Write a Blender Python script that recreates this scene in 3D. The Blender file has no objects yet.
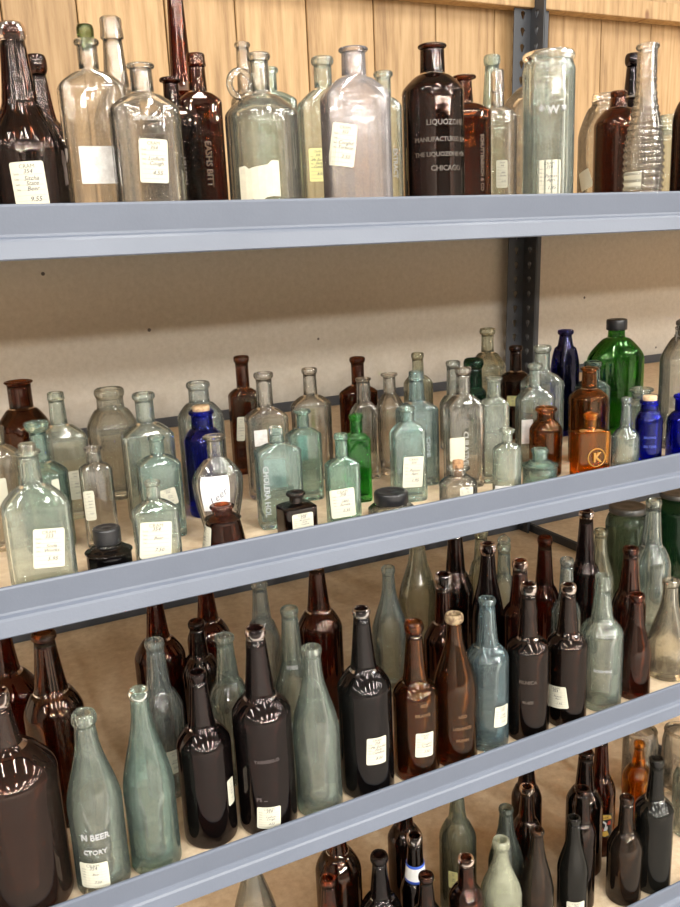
import bpy, bmesh, math, random
from mathutils import Vector, Matrix
ROWS=[
(0,'ale_bottle','r','dk',0.1211,0.085,0,38.4,38.4,13.4,11.6,16.2,191.9,175.3,124.8,74.6,'blob',{'sh': 'C','flute': (26,0.035),'L': [(-5.3,39.5,31.7,45.1,'full',3)]},'large fluted dark brown bottle with white price label on top shelf'),
(0,'whiskey_bottle','r','dk',0.1713,0.289,0,26.8,26.8,12.5,9.6,15.7,206.6,184.6,136.2,120.2,'blob',{'sh': 'C','flute': (18,0.04)},'dark brown fluted-neck bottle behind the big dark labelled one on top shelf'),
(0,'flask_bottle','p','cl',0.1948,0.102,-4.0,33.4,16.7,12.7,10.2,10.2,185.1,179.2,154.6,137.4,'bead',{'stop': 'dgr','panel': 1,'sh': 'R','L': [(-4.5,62.3,33.3,36.8,'faded',0)]},'clear panelled bottle with green stopper and faded white paper label'),
(0,'decanter_bottle','r','cl',0.2728,0.323,0,33.8,33.8,14.5,12.0,16.7,261.9,236.0,176.9,128.5,'tall',{},'tall clear bottle with long flared lip behind the green-stoppered one'),
(0,'medicine_bottle','o','cl',0.2368,0.0595,-5.1,35.9,22.3,14.0,11.0,11.6,154.4,151.3,127.9,110.9,'flat',{'emb': [(-0.6,102.0,'SIMPSONS',0.0052)],'L': [(1.4,61.4,28.5,42.0,'full',-3)]},'clear rounded medicine bottle with price label 4.55 on top shelf'),
(0,'wine_bottle','r','rb',0.3955,0.442,0,38.3,38.3,10.5,9.2,16.8,397.3,387.5,198.1,176.2,'blob',{},'tall red-brown bottle whose neck rises out of the photo top'),
(0,'bitters_bottle','p','dk',0.3163,0.2295,-5.7,31.4,17.3,13.3,9.1,10.4,176.3,170.7,142.3,130.8,'bead',{'embv': (4.1,80.2,'HILLSON',0.008)},'short dark brown rectangular bottle beside clear labelled one,vertical raised lettering'),
(0,'bitters_bottle','p','br',0.36,0.2601,-6.3,27.4,16.4,12.5,10.7,12.0,211.4,196.3,165.8,152.7,'tall',{'embv': (3.6,95.5,'EASHS BITT',0.011)},'reddish brown rectangular bottle with raised vertical lettering beside the handled jug'),
(0,'jug_bottle','r','cl2',0.3746,0.085,0,41.1,41.1,13.1,10.4,11.0,177.8,170.1,135.5,111.6,'bead',{'handle': 1,'emb': [],'L': [(-23.3,40.2,46.2,35.3,'worn',0)]},'pale glass jug bottle with ring handle and worn white label'),
(0,'vinegar_bottle','r','cl',0.5029,0.4675,0,23.2,23.2,12.2,9.9,11.5,275.8,268.4,208.7,187.1,'bead',{},'slim clear bottle neck showing behind the ring-handled jug'),
(0,'medicine_bottle','p','aq',0.4695,0.289,-7.8,34.8,17.4,13.4,10.7,10.8,205.5,197.8,175.3,162.7,'bead',{},'aqua bottle almost hidden behind the ring-handled jug'),
(0,'medicine_bottle','p','paq',0.5093,0.204,-9.0,34.2,17.1,14.6,11.5,11.5,203.8,193.5,165.0,143.3,'bead',{'L': [(-17.1,72.1,22.8,40.6,'yellow',0)]},'aqua bottle with small yellow price label on top shelf'),
(0,'medicine_bottle','p','lav',0.4783,0.0595,-9.7,37.9,20.8,16.7,13.4,14.0,183.4,178.3,152.4,129.3,'flat',{'panel': 1,'L': [(-21.9,79.1,28.1,45.4,'full',-8)]},'large frosty lavender-grey bottle with tilted price label'),
(0,'extract_bottle','p','paq',0.6266,0.255,-10.3,23.0,13.8,13.8,10.4,10.5,200.9,192.9,167.0,154.0,'bead',{'embv': (9.5,96.7,'EXTRACT',0.009)},'narrow aqua bottle squeezed between lavender bottle and big dark embossed bottle'),
(0,'tonic_bottle','r','dk',0.5822,0.0595,0,36.6,36.6,16.9,14.0,14.7,192.2,187.8,159.7,138.9,'flat',{'emb': [(-4.7,102.8,'LIQUOZONE',0.0072),(-9.9,84.4,'MANUFACTURED BY',0.0062),(-10.2,68.0,'THE LIQUOZONE CO',0.006),(-5.5,52.5,'CHICAGO',0.0072)]},'big dark brown bottle with four rows of raised lettering on top shelf'),
(0,'bitters_bottle','p','br',0.6851,0.1445,-12.1,32.8,18.0,15.7,9.8,11.8,178.0,173.1,143.8,132.7,'flat',{'embv': (17.0,84.2,'SCHUTTENBACH & CO',0.0068)},'brown rectangular bottle with vertical script lettering beside the big dark lettered one'),
(0,'soda_bottle','r','aq',0.9231,0.408,0,35.9,35.9,14.2,11.7,18.7,266.5,250.4,165.4,141.4,'bead',{},'aqua bottle with sloping neck behind the narrow clear one on top shelf'),
(0,'medicine_bottle','o','cl',0.7576,0.17,-12.8,27.7,17.2,9.5,8.2,9.6,192.8,165.1,145.8,132.9,'tall',{'L': [(-0.9,56.4,16.6,36.7,'full',0)]},'narrow clear bottle with frosted square-topped neck and small label'),
(0,'wine_bottle','r','cl',0.9067,0.2805,0,45.3,45.3,13.9,11.6,14.0,229.1,219.9,196.9,164.9,'bead',{},'wide clear bottle with pale shoulder behind the tall fluted jar'),
(0,'pickle_jar','r','paq',0.7543,0.0595,0,31.5,31.5,32.5,29.4,29.4,192.3,181.8,177.1,170.2,'jar',{'flute': (24,0.035),'wide': 1,'emb': [(-16.0,121.0,'* W *',0.012)],'L': [(-19.7,41.2,28.9,43.5,'full',0)]},'tall wide-mouthed fluted aqua jar with white price label'),
(0,'canning_jar','r','cl',1.1272,0.357,0,45.6,45.6,24.3,22.6,24.4,204.8,191.8,185.3,129.3,'screw',{'wide': 1,'L': [(-68.4,62.3,26.3,32.1,'blank',20)]},'clear screw-mouth jar with torn paper scrap behind brown bottle'),
(0,'medicine_bottle','r','br',1.0102,0.204,0,35.6,35.6,13.0,11.5,13.8,180.1,171.8,156.1,130.0,'bead',{},'brown sloping-shouldered bottle next to the ribbed clear bottle'),
(0,'whiskey_bottle','r','blk',1.2138,0.3825,0,37.3,37.3,15.2,11.6,16.3,279.2,258.5,205.0,181.3,'blob',{},'tall near-black bottle standing behind ribbed clear bottle'),
(0,'sauce_bottle','r','cl',0.9026,0.0425,0,25.5,25.5,15.0,12.4,13.1,206.9,199.8,157.4,76.4,'bead',{'sh': 'S','rib': (0.0085,0.06),'L': [(-35.8,36.7,27.7,23.1,'blank',0)]},'tall clear ribbed sauce bottle with tapering neck'),
(0,'canning_jar','r','paq',1.1935,0.272,0,34.2,34.2,22.9,20.4,21.3,158.9,139.1,134.2,116.5,'screw',{'wide': 1},'small pale jar with aqua screw rim at top shelf right end'),
(0,'whiskey_bottle','r','dk',1.048,0.102,0,21.9,21.9,11.5,9.4,11.6,191.2,176.8,152.5,128.0,'blob',{},'dark brown bottle cut by the photo edge on top shelf'),
(1,'medicine_bottle','r','br',0.117,0.442,0,36.5,36.5,20.1,16.5,16.6,161.9,155.8,122.2,92.6,'flat',{},'brown round bottle with flat lip farthest along the second shelf from the post'),
(1,'medicine_bottle','p','gcl',0.143,0.266,-2.6,32.3,16.1,10.8,9.5,10.9,165.8,155.8,123.4,103.7,'tall',{'L': [(10.0,46.0,15.5,38.1,'full',0)]},'greenish clear tall-necked rectangular bottle in front of wide grey jar'),
(1,'storage_jar','r','gry',0.2233,0.3376,0,35.1,35.1,20.7,18.0,18.8,152.7,138.9,124.7,96.3,'bead',{'wide': 1,'sh': 'R'},'dusty grey wide-mouthed jar against second shelf wall'),
(1,'medicine_bottle','p','paq',0.2371,0.1924,-4.5,31.6,19.0,14.2,11.2,11.2,164.1,155.0,125.9,109.2,'bead',{'panel': 1},'tall pale aqua rectangular bottle beside the dusty grey jar'),
(1,'medicine_bottle','p','aq',0.2301,0.1191,-4.7,25.3,13.9,10.5,8.2,8.2,123.7,118.7,100.6,88.4,'bead',{'L': [(6.4,51.7,19.1,20.4,'full',10)]},'aqua bottle with half-hidden label standing just behind the small clear labelled one at shelf edge'),
(1,'medicine_bottle','p','gcl',0.1975,0.0183,-4.5,24.1,12.1,9.0,7.4,7.4,96.3,93.2,76.6,63.2,'flat',{'L': [(-3.7,36.1,33.2,40.0,'full',-6)]},'small clear bottle with tilted price label at second shelf front edge'),
(1,'medicine_bottle','r','tl',0.1043,0.1562,0,27.9,27.9,13.7,9.1,10.4,150.6,139.0,103.6,89.3,'cup',{'L': [(9.5,77.2,8.8,20.9,'blank',0)]},'aqua bottle with cupped teal lip between two greenish bottles'),
(1,'medicine_bottle','p','gcl',0.079,0.0234,-1.8,32.6,18.0,12.4,9.4,11.0,146.2,142.6,111.7,87.7,'flat',{'panel': 1,'stopc': 'cl','L': [(6.8,49.4,30.1,40.9,'full',-6)]},'big greenish clear panelled bottle with glass stopper and price label'),
(1,'medicine_bottle','p','cl',0.1589,0.1284,-3.2,18.2,10.9,10.3,8.0,8.6,119.0,114.1,99.9,91.6,'flat',{'L': [(-11.6,53.3,11.5,35.1,'full',0)]},'slim clear rectangular bottle behind the black ink bottle'),
(1,'ink_bottle','r','blk',0.1467,0.0279,0,23.4,23.4,14.2,13.2,14.3,53.4,35.5,33.2,25.4,'cap',{'ring': 1},'squat purple-black bottle with black cap and bulging ring'),
(1,'medicine_bottle','o','cly',0.0603,0.1862,-1.2,27.0,16.7,11.5,9.8,10.4,145.9,139.7,124.4,108.9,'bead',{'L': [(-0.2,62.4,10.4,51.8,'blank',0)]},'clear amber-tinted bottle cut off by the photo edge on second shelf'),
(1,'medicine_bottle','r','gry2',0.3192,0.2317,0,30.6,30.6,15.8,13.2,13.9,164.0,154.3,136.9,115.3,'bead',{},'pale blue-grey round bottle behind the corked cobalt bottle'),
(1,'medicine_bottle','r','cob',0.3043,0.1768,0,24.6,24.6,16.4,13.3,14.0,136.0,129.9,113.1,97.5,'bead',{'cork': 11.4},'large cobalt blue bottle with cork on second shelf'),
(1,'figural_bottle','o','cl',0.2853,0.0697,-6.0,29.5,16.2,13.2,9.7,9.2,125.5,121.3,98.8,72.4,'bead',{'taper': 0.62,'L': [(-6.4,60.7,32.7,40.8,'card',0)]},'clear teardrop-shaped bottle with handwritten white card'),
(1,'medicine_bottle','p','br',0.4209,0.3421,-6.8,22.6,13.5,11.8,9.6,9.7,177.8,167.4,129.9,117.8,'bead',{'L': [(-11.0,71.1,12.2,36.5,'full',-5)]},'slender brown bottle with narrow label against second shelf wall'),
(1,'medicine_bottle','p','cl',0.4007,0.2025,-7.3,28.4,14.2,13.3,10.6,10.7,171.2,162.3,123.1,109.4,'bead',{'panel': 1,'L': [(-12.1,86.1,17.8,21.7,'faded',0)]},'tall clear panelled bottle directly behind aqua bottle with raised vertical lettering'),
(1,'medicine_bottle','p','aq',0.3649,0.078,-7.5,27.6,13.8,9.0,8.4,9.0,123.8,114.6,103.6,93.7,'tall',{'embv': (-22.1,54.2,'CHOLERA HOL',0.0092),'L': [(-1.0,62.3,27.1,36.6,'mint',0)]},'aqua bottle with raised vertical lettering and square pale label,behind small black square bottle'),
(1,'medicine_bottle','o','cl',0.4895,0.2516,-8.4,29.5,18.3,11.4,9.3,10.0,162.5,154.0,123.6,109.1,'bead',{},'clear oval bottle behind the small teal bottle on second shelf'),
(1,'medicine_bottle','p','tl',0.436,0.1609,-8.2,22.5,12.4,11.2,7.9,8.6,122.9,116.9,98.1,88.6,'bead',{'L': [(1.6,67.9,13.7,34.9,'teal',0)]},'small teal panelled bottle in front of clear oval bottle'),
(1,'ink_bottle','s','blk2',0.3652,0.0294,0,20.8,16.7,11.6,7.6,8.2,54.4,49.2,41.9,37.0,'bead',{'L': [(0.1,20.8,26.3,23.6,'full',0)]},'small squat near-black square bottle with price label at front edge'),
(1,'ink_bottle','r','rb',0.2733,0.0235,0,19.0,19.0,13.9,11.1,11.7,56.7,51.5,46.8,39.8,'bead',{'wide': 1,'cone': 1.35,'ring': 1,'L': [(-35.3,21.9,31.9,27.4,'full',0)]},'brown cone-shaped open-topped bottle at second shelf front edge'),
(1,'medicine_bottle','o','br',0.619,0.3527,-9.5,31.8,15.9,12.8,10.4,10.4,156.0,146.4,110.9,97.9,'bead',{},'brown oval flask-like bottle behind the bright green one'),
(1,'medicine_bottle','p','cl',0.5522,0.2069,-9.7,19.7,11.8,11.3,9.2,10.0,146.4,142.5,110.9,93.4,'flat',{},'clear slim bottle between bright green and brown oval bottles'),
(1,'medicine_bottle','r','cl',0.5987,0.2143,0,21.2,21.2,12.3,8.7,9.4,147.8,142.3,117.4,93.8,'flat',{},'clear bottle with gently sloping shoulders between slim clear and tall blue-aqua bottles'),
(1,'medicine_bottle','p','olv',0.7409,0.3684,-11.0,23.1,13.8,10.9,9.2,10.1,149.7,139.4,112.3,97.0,'bead',{},'pale olive bottle at the wall behind the tall blue-aqua bottle'),
(1,'medicine_bottle','p','bla',0.5971,0.1366,-10.9,28.0,15.4,10.9,9.5,11.7,159.6,147.5,117.0,105.8,'tall',{'embv': (9.5,65.7,'CHAMB',0.008)},'tall blue-aqua bottle with banded neck'),
(1,'medicine_bottle','p','grn',0.4902,0.1125,-9.4,16.8,10.1,9.7,7.8,7.8,117.1,111.0,92.5,83.1,'bead',{'panel': 1},'small bright green panelled bottle on second shelf'),
(1,'medicine_bottle','p','tl2',0.4278,0.0312,-9.1,20.1,11.0,8.8,7.1,7.7,114.8,108.3,85.1,76.5,'tall',{'L': [(-4.1,32.8,29.8,35.2,'full',2)]},'teal-green rectangular bottle with price label beside bright green bottle'),
(1,'medicine_bottle','p','aq',0.5473,0.0785,-10.7,22.8,12.5,10.9,8.4,9.0,125.4,119.7,105.2,89.3,'bead',{'panel': 1,'L': [(1.4,41.3,27.5,41.0,'full',-4)]},'aqua arched-panel bottle with price label in front of blue-aqua one'),
(1,'cream_jar','r','cl',0.4945,0.0332,0,28.7,28.7,21.0,18.6,19.9,32.7,16.8,15.5,10.3,'cap',{'flute': (30,0.03),'wide': 1,'capc': 'blk'},'low ribbed clear jar with black screw lid'),
(1,'medicine_bottle','p','cl',0.6432,0.0919,-12.0,26.1,14.4,11.4,9.4,9.4,165.1,155.9,127.5,109.7,'bead',{'panel': 1,'embv': (-2.6,68.6,'CURATIVE',0.01),'L': [(-14.7,56.6,20.3,32.9,'blank',0)]},'tall clear bottle with heavy raised lettering down its front'),
(1,'medicine_bottle','p','gry2',0.7537,0.2814,-11.8,20.9,12.5,11.9,10.4,11.2,143.4,133.9,88.6,72.3,'bead',{},'pale blue-grey bottle peeking past the heavily lettered clear bottle'),
(1,'wine_bottle','r','dgr',0.7663,0.2432,0,19.7,19.7,15.6,12.5,13.3,150.2,135.1,103.5,94.0,'blob',{},'dark green bottle with thick lip behind clear bottles'),
(1,'wine_bottle','r','olv',0.8788,0.3615,0,31.5,31.5,13.8,10.4,11.3,179.7,168.2,138.7,110.8,'bead',{},'olive-grey clear bottle standing against wall beside the post'),
(1,'whiskey_bottle','r','dk',0.8874,0.2947,0,27.9,27.9,11.7,9.2,10.1,154.3,145.7,112.0,96.8,'bead',{'L': [(-24.0,66.0,17.0,17.0,'yellow',0)]},'dark brown bottle standing in front of the metal post'),
(1,'medicine_bottle','p','paq',0.8757,0.2121,-13.8,32.7,16.4,14.2,11.8,11.9,162.7,152.6,120.8,101.6,'bead',{},'taller pale aqua bottle of the pair behind brown round jar'),
(1,'medicine_bottle','p','paq',0.7876,0.1201,-13.7,27.2,13.6,10.8,8.7,8.7,152.6,144.7,117.0,99.3,'bead',{'L': [(-17.8,56.5,16.0,35.4,'faded',0)]},'shorter pale aqua bottle of the pair behind brown round jar'),
(1,'bitters_bottle','s','navy',0.9612,0.2573,0,18.9,17.0,13.3,10.0,13.3,177.3,168.7,150.4,113.5,'bead',{},'dark navy blue bottle with bulging ornate neck'),
(1,'medicine_bottle','o','grn2',1.0361,0.219,-15.4,49.8,24.9,16.5,13.3,14.1,191.6,173.4,161.8,123.4,'cap',{'capc': 'blk','L': [(2.9,86.4,28.3,37.2,'green',0)]},'large green bottle with black screw cap'),
(1,'medicine_bottle','p','tl3',0.9663,0.1968,-14.9,26.3,15.8,14.5,12.1,12.2,130.5,121.1,99.9,86.8,'bead',{},'dark teal bottle between brown bottle and big green one'),
(1,'medicine_bottle','r','am',0.8683,0.0975,0,28.1,28.1,13.1,10.2,11.0,141.3,134.4,110.7,95.8,'flat',{},'amber brown round bottle behind the square orange one'),
(1,'medicine_bottle','r','am',0.7716,0.0766,0,22.7,22.7,15.4,11.9,12.7,97.3,90.3,78.8,64.4,'bead',{'wide': 1},'short amber wide-mouthed bottle beside the square orange one'),
(1,'medicine_bottle','s','ora',0.8066,0.0249,-15,24.5,15.2,10.3,8.2,8.2,91.9,85.5,68.7,65.9,'bead',{'mono': 1,'flatsh': 1},'square orange-amber bottle with raised round monogram'),
(1,'medicine_bottle','o','gcl',0.662,0.021,-13.0,19.3,12.0,10.3,7.1,7.1,90.8,85.1,71.8,63.8,'bead',{'L': [(-8.3,1.7,20.0,31.9,'faded',0)]},'tiny clear bottle with white label beside aqua ink bottle'),
(1,'ink_bottle','r','tl',0.7214,0.0274,0,22.9,22.9,12.1,10.1,10.1,54.2,48.3,38.6,30.2,'bead',{'ring': 1},'small squat aqua ink bottle at second shelf edge'),
(1,'sauce_bottle','r','paq',0.8752,0.0288,0,19.4,19.4,7.7,6.3,8.5,105.2,97.5,61.6,47.0,'bead',{},'small pale bottle with long neck beside corked cobalt bottle'),
(1,'medicine_bottle','r','paq',1.0066,0.1307,0,23.5,23.5,18.9,14.2,14.2,90.8,84.4,74.8,65.1,'bead',{'wide': 1},'pale aqua wide-lipped bottle behind the small corked cobalt one'),
(1,'medicine_bottle','r','cob',0.9148,0.0245,0,18.9,18.9,14.2,12.1,12.1,97.9,91.9,81.7,67.2,'bead',{'cork': 12.1,'emb': [(-13.0,46.6,'BROMO',0.004),(-12.5,33.5,'SELTZER',0.004)]},'small cobalt blue bottle with cork near shelf end'),
(1,'medicine_bottle','r','cob',0.9834,0.028,0,20.6,20.6,13.1,10.2,10.3,97.0,90.4,72.6,59.1,'bead',{},'cobalt blue bottle cut by the photo edge'),
(1,'preserve_jar','r','cl2',1.0476,0.0828,0,38.0,38.0,16.7,15.2,16.8,189.0,175.6,172.5,132.7,'screw',{'wide': 1,'bail': 1,'capc': 'gry'},'tall clear jar with wire clasp at second shelf end'),
(1,'medicine_bottle','r','cl',0.5911,0.029,0,24.5,24.5,15.3,9.6,10.9,47.5,45.0,38.3,26.3,'flat',{'corkd': 1,'cork': 8.3,'L': [(-3.2,22.1,18.3,12.8,'full',0)]},'low clear round bottle with dark crumbling cork'),
(1,'medicine_bottle','p','gcl',0.6914,0.0887,-12.7,19.2,11.5,11.6,8.9,9.6,146.6,141.6,118.1,108.3,'flat',{'panel': 1},'pale greenish clear bottle with square lip next to heavily lettered one'),
(2,'ale_bottle','r','rbd',0.0192,0.0544,0,49.9,49.9,11.7,10.7,18.4,259.0,239.8,192.8,155.9,'blob',{},'huge dusty red-brown bottle at third shelf front corner'),
(2,'beer_bottle','r','br',0.0834,0.1863,0,36.8,36.8,15.4,12.4,21.3,255.5,244.6,176.2,145.4,'blob',{},'tall brown bottle just behind the huge dusty red-brown one'),
(2,'beer_bottle','r','rb',0.04,0.3168,0,41.7,41.7,14.9,11.5,19.2,236.1,221.5,152.9,117.8,'blob',{},'brown bottle partly cut by photo edge behind the huge dusty one'),
(2,'soda_bottle','r','gcl',0.1009,0.037,0,30.5,30.5,13.7,11.0,12.2,216.9,200.8,188.4,105.9,'blob',{'sh': 'S','emb': [(-8.0,79.4,'N BEER',0.0085),(-10.0,60.4,'CTORY',0.0068)],'L': [(-14.5,30.9,33.4,31.9,'full',0)]},'greenish clear blob-top bottle with price label near its base'),
(2,'champagne_beer_bottle','r','tl4',0.1631,0.0391,0,29.6,29.6,11.9,10.2,10.8,225.9,214.4,201.8,102.0,'blob',{'sh': 'S','L': [(-4.4,106.0,19.2,30.0,'teal',0)]},'aqua-green champagne-shaped bottle with small teal label'),
(2,'beer_bottle','r','gry2',0.2139,0.1691,0,29.1,29.1,12.9,11.0,16.4,217.8,206.8,146.6,117.4,'bead',{'L': [(3.3,55.5,19.3,33.4,'full',0)]},'grey-aqua clear bottle with label behind the champagne-shaped one'),
(2,'beer_bottle','r','rb',0.2431,0.2785,0,36.1,36.1,12.7,10.6,17.2,243.9,229.1,167.5,136.1,'blob',{},'red-brown bottle rising behind the grey-aqua labelled one'),
(2,'beer_bottle','r','dk',0.2858,0.2241,0,28.3,28.3,11.8,9.7,14.0,205.8,194.5,153.4,127.2,'blob',{},'dark brown bottle between red-brown and clear ringed bottles'),
(2,'beer_bottle','r','rb',0.3357,0.3406,0,34.4,34.4,13.0,10.7,17.0,222.3,206.0,148.0,114.3,'blob',{},'brown bottle at the rear whose lip is hidden by beam'),
(2,'beer_bottle','r','gcl',0.3028,0.1537,0,28.4,28.4,13.2,10.6,16.1,208.4,198.7,143.1,113.4,'bead',{},'clear greenish crown-top bottle between two dark bottles'),
(2,'beer_bottle','r','dkp',0.2363,0.0546,0,32.8,32.8,11.2,10.1,16.8,220.2,208.8,149.1,126.1,'bead',{'L': [(23.6,65.9,13.0,34.6,'full',0)]},'purple-black bottle with label on its side and bare deck before it'),
(2,'ale_bottle','r','dkp',0.308,0.0421,0,36.3,36.3,12.5,11.4,19.5,263.7,249.9,174.2,151.1,'blob',{'emb': [(-9.6,105.2,'TARIGSO.O',0.0052),(-19.0,53.9,'PS ...',0.006)],'L': [(-12.1,28.3,29.3,29.8,'full',-4)]},'large dark purple-brown embossed bottle with low price label'),
(2,'soda_bottle','r','gcl',0.3917,0.1398,0,29.1,29.1,12.4,10.8,15.0,231.8,221.1,169.6,109.2,'bead',{'sh': 'S','emb': [(-12.4,152.1,'WINERS',0.006)]},'greenish clear bottle with curved raised lettering behind others'),
(2,'soda_bottle','r','gry2',0.4185,0.327,0,28.7,28.7,13.3,10.9,15.8,198.7,187.2,133.0,90.0,'bead',{},'faint clear bottle at the rear of third shelf behind dark embossed one'),
(2,'champagne_beer_bottle','r','gcl',0.3765,0.0361,0,30.2,30.2,13.0,11.1,11.8,223.2,211.9,194.2,110.8,'bead',{'sh': 'S','L': [(-29.9,104.0,20.8,27.8,'teal',0)]},'clear green-tinged bottle between two dark bottles at front row'),
(2,'beer_bottle','r','rb',0.4775,0.2359,0,34.1,34.1,13.3,11.1,18.0,253.8,238.2,170.9,141.5,'blob',{},'tall red-brown bottle behind clear green-tinged one'),
(2,'beer_bottle','r','blk',0.4495,0.0396,0,35.1,35.1,11.7,10.1,17.4,256.1,244.9,172.4,145.4,'blob',{'L': [(-3.2,72.7,27.5,37.8,'full',-3)]},'black broad-shouldered bottle with white price label'),
(2,'soda_bottle','r','paq',0.6039,0.2456,0,29.6,29.6,11.0,9.4,10.2,210.3,197.8,179.3,98.9,'bead',{'sh': 'S'},'pale aqua sloping bottle behind the black labelled one'),
(2,'champagne_beer_bottle','r','olv',0.7079,0.3287,0,34.8,34.8,13.6,12.8,13.7,218.3,201.4,190.6,102.4,'blob',{'sh': 'S'},'olive clear bottle at the rear near third shelf middle'),
(2,'beer_bottle','r','amd',0.5232,0.0349,0,30.4,30.4,13.1,10.5,17.3,221.4,206.1,136.7,117.6,'blob',{'emb': [(-5.3,115.0,'BEE',0.0055),(-7.0,100.8,'BRAWS',0.0055)],'L': [(-5.2,57.8,25.4,35.0,'full',-3)]},'amber-brown bottle with price label beside black labelled bottle'),
(2,'beer_bottle','r','rb',0.6234,0.1168,0,30.8,30.8,12.9,12.2,14.6,238.4,217.4,162.8,134.2,'blob',{'lipc': 'blk'},'brown bottle with thick black lip'),
(2,'beer_bottle','r','dk',0.7385,0.2588,0,30.1,30.1,13.9,11.5,16.6,250.0,235.7,167.4,131.8,'blob',{},'dark brown bottle tucked behind the black-lipped one'),
(2,'champagne_beer_bottle','r','amd',0.5861,0.035,0,30.1,30.1,12.7,10.1,10.8,217.1,204.6,190.1,111.3,'blob',{'sh': 'S','lipc': 'dirt','emb': [(-7.2,79.8,'LISO',0.0052),(-7.4,61.8,'LIGHMCO',0.0052),(-7.6,43.7,'PHIMN',0.0052)]},'amber sloping bottle with dirty lip and raised lettering'),
(2,'beer_bottle','r','blq',0.647,0.0448,0,29.9,29.9,12.4,10.3,16.1,221.4,212.6,150.8,132.5,'bead',{'L': [(3.4,54.5,24.6,31.3,'full',-4)]},'blue-aqua bottle with price label in the front row'),
(2,'champagne_beer_bottle','r','dkp',0.7475,0.1815,0,27.2,27.2,13.3,11.0,11.8,240.2,221.8,208.4,109.7,'blob',{'sh': 'S'},'dark wine-coloured sloping bottle behind blue-aqua one'),
(2,'soda_bottle','r','olv',0.8204,0.3015,0,22.0,22.0,12.1,10.4,13.1,214.1,200.0,157.6,124.0,'bead',{},'greyish clear bottle behind the dark wine-coloured sloping one'),
(2,'decanter_bottle','r','gcl',0.8371,0.2587,0,20.0,20.0,11.9,10.2,12.0,198.0,182.4,140.6,113.0,'bead',{'stopc': 'cl'},'thin clear bottle with pointed stopper near third shelf post'),
(2,'beer_bottle','r','rb',0.7708,0.131,0,26.4,26.4,12.2,10.7,16.2,223.5,208.6,150.8,132.4,'blob',{},'brown bottle just behind the ring-necked dark one'),
(2,'beer_bottle','r','rb',0.8832,0.2086,0,25.0,25.0,12.5,10.8,16.0,216.1,201.1,129.5,107.7,'bead',{},'brown bottle with amber glints behind the dark front bottles'),
(2,'beer_bottle','r','dk',0.7106,0.0352,0,30.7,30.7,11.9,10.5,14.9,232.4,217.8,150.7,135.2,'blob',{'emb': [(-20.2,95.6,'FILNICA',0.006),(-19.9,64.5,'RUSSI',0.0052)],'nring': 190.5},'dark brown embossed bottle with ring around its neck'),
(2,'beer_bottle','r','dk',0.7814,0.0338,0,29.3,29.3,11.5,10.1,16.0,215.8,203.5,139.4,123.5,'blob',{'L': [(-36.1,49.0,33.4,34.2,'full',8)]},'dark brown bottle with label turned out at an angle'),
(2,'soda_bottle','r','gry2',0.8838,0.1546,0,23.5,23.5,11.3,9.7,13.1,194.5,183.2,122.2,101.0,'bead',{},'grey-aqua crown-lipped bottle behind the angled-label bottle'),
(2,'wine_bottle','r','dkp',0.9529,0.1881,0,24.7,24.7,12.5,10.9,16.9,254.7,241.1,161.1,143.0,'blob',{},'tall slim purple-black bottle rising above its neighbours'),
(2,'beer_bottle','r','gcl',0.8571,0.0444,0,31.8,31.8,12.6,11.2,17.3,209.2,185.5,137.1,115.8,'tall',{'emb': [(-20.6,68.0,'ROSEMENS',0.0048)]},'frosty clear embossed bottle in front row near shelf end'),
(2,'soda_bottle','r','olv',1.0119,0.2154,0,24.8,24.8,12.2,10.5,11.4,202.1,189.7,167.5,107.6,'bead',{'sh': 'S'},'olive-grey clear bottle behind the frosty clear one'),
(2,'beer_bottle','r','rb',0.9594,0.093,0,26.8,26.8,12.7,11.1,16.8,217.5,206.0,144.7,113.6,'bead',{},'red-brown tapering bottle behind the small dark front bottle'),
(2,'soda_bottle','r','rb',0.9199,0.0384,0,24.9,24.9,12.2,9.9,11.5,167.4,157.0,132.3,70.3,'bead',{'sh': 'S'},'small dark brown sloping bottle in front row near shelf end'),
(2,'soda_bottle','r','cly',1.0142,0.0599,0,35.0,35.0,13.5,11.2,12.0,162.7,151.0,135.5,42.9,'bead',{'sh': 'S','dirt': 1},'clear sloping bottle with dirt residue inside'),
(2,'soda_bottle','r','paq',1.1044,0.1869,0,33.9,33.9,13.9,12.2,17.7,247.6,233.5,163.2,123.6,'bead',{},'tall pale bottle with bulging shiny shoulders'),
(2,'fruit_jar','r','dkt',1.1371,0.2792,0,39.5,39.5,33.6,31.8,33.7,207.0,193.7,189.8,170.1,'cap',{'wide': 1,'capc': 'zinc'},'dim aqua fruit jar with zinc lid at the rear'),
(2,'fruit_jar','r','dgrj',1.2414,0.2581,0,43.9,43.9,32.2,28.4,30.3,220.7,210.1,206.2,180.3,'cap',{'wide': 1,'capc': 'zinc'},'dark green fruit jar with metal lid at third shelf end'),
(3,'champagne_beer_bottle','r','cly',0.3159,0.1562,0,32.2,32.2,9.3,8.6,10.0,250.3,243.6,230.3,133.3,'bead',{'sh': 'S'},'clear sloping bottle alone at near end of lowest shelf'),
(3,'beer_bottle','r','br',0.4433,0.1375,0,34.4,34.4,13.2,11.0,16.3,251.4,243.7,206.0,171.3,'blob',{},'brown bottle with round shoulders behind red-brown one'),
(3,'beer_bottle','r','rb',0.3977,0.0724,0,31.1,31.1,11.8,9.7,14.0,225.6,214.9,168.7,138.6,'blob',{},'red-brown bottle beside lone clear sloping bottle'),
(3,'beer_bottle','r','blk',0.4763,0.0679,0,30.4,30.4,12.8,9.9,15.8,235.8,221.9,166.5,140.9,'blob',{},'black blob-top bottle beside the blue and white banded one'),
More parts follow.
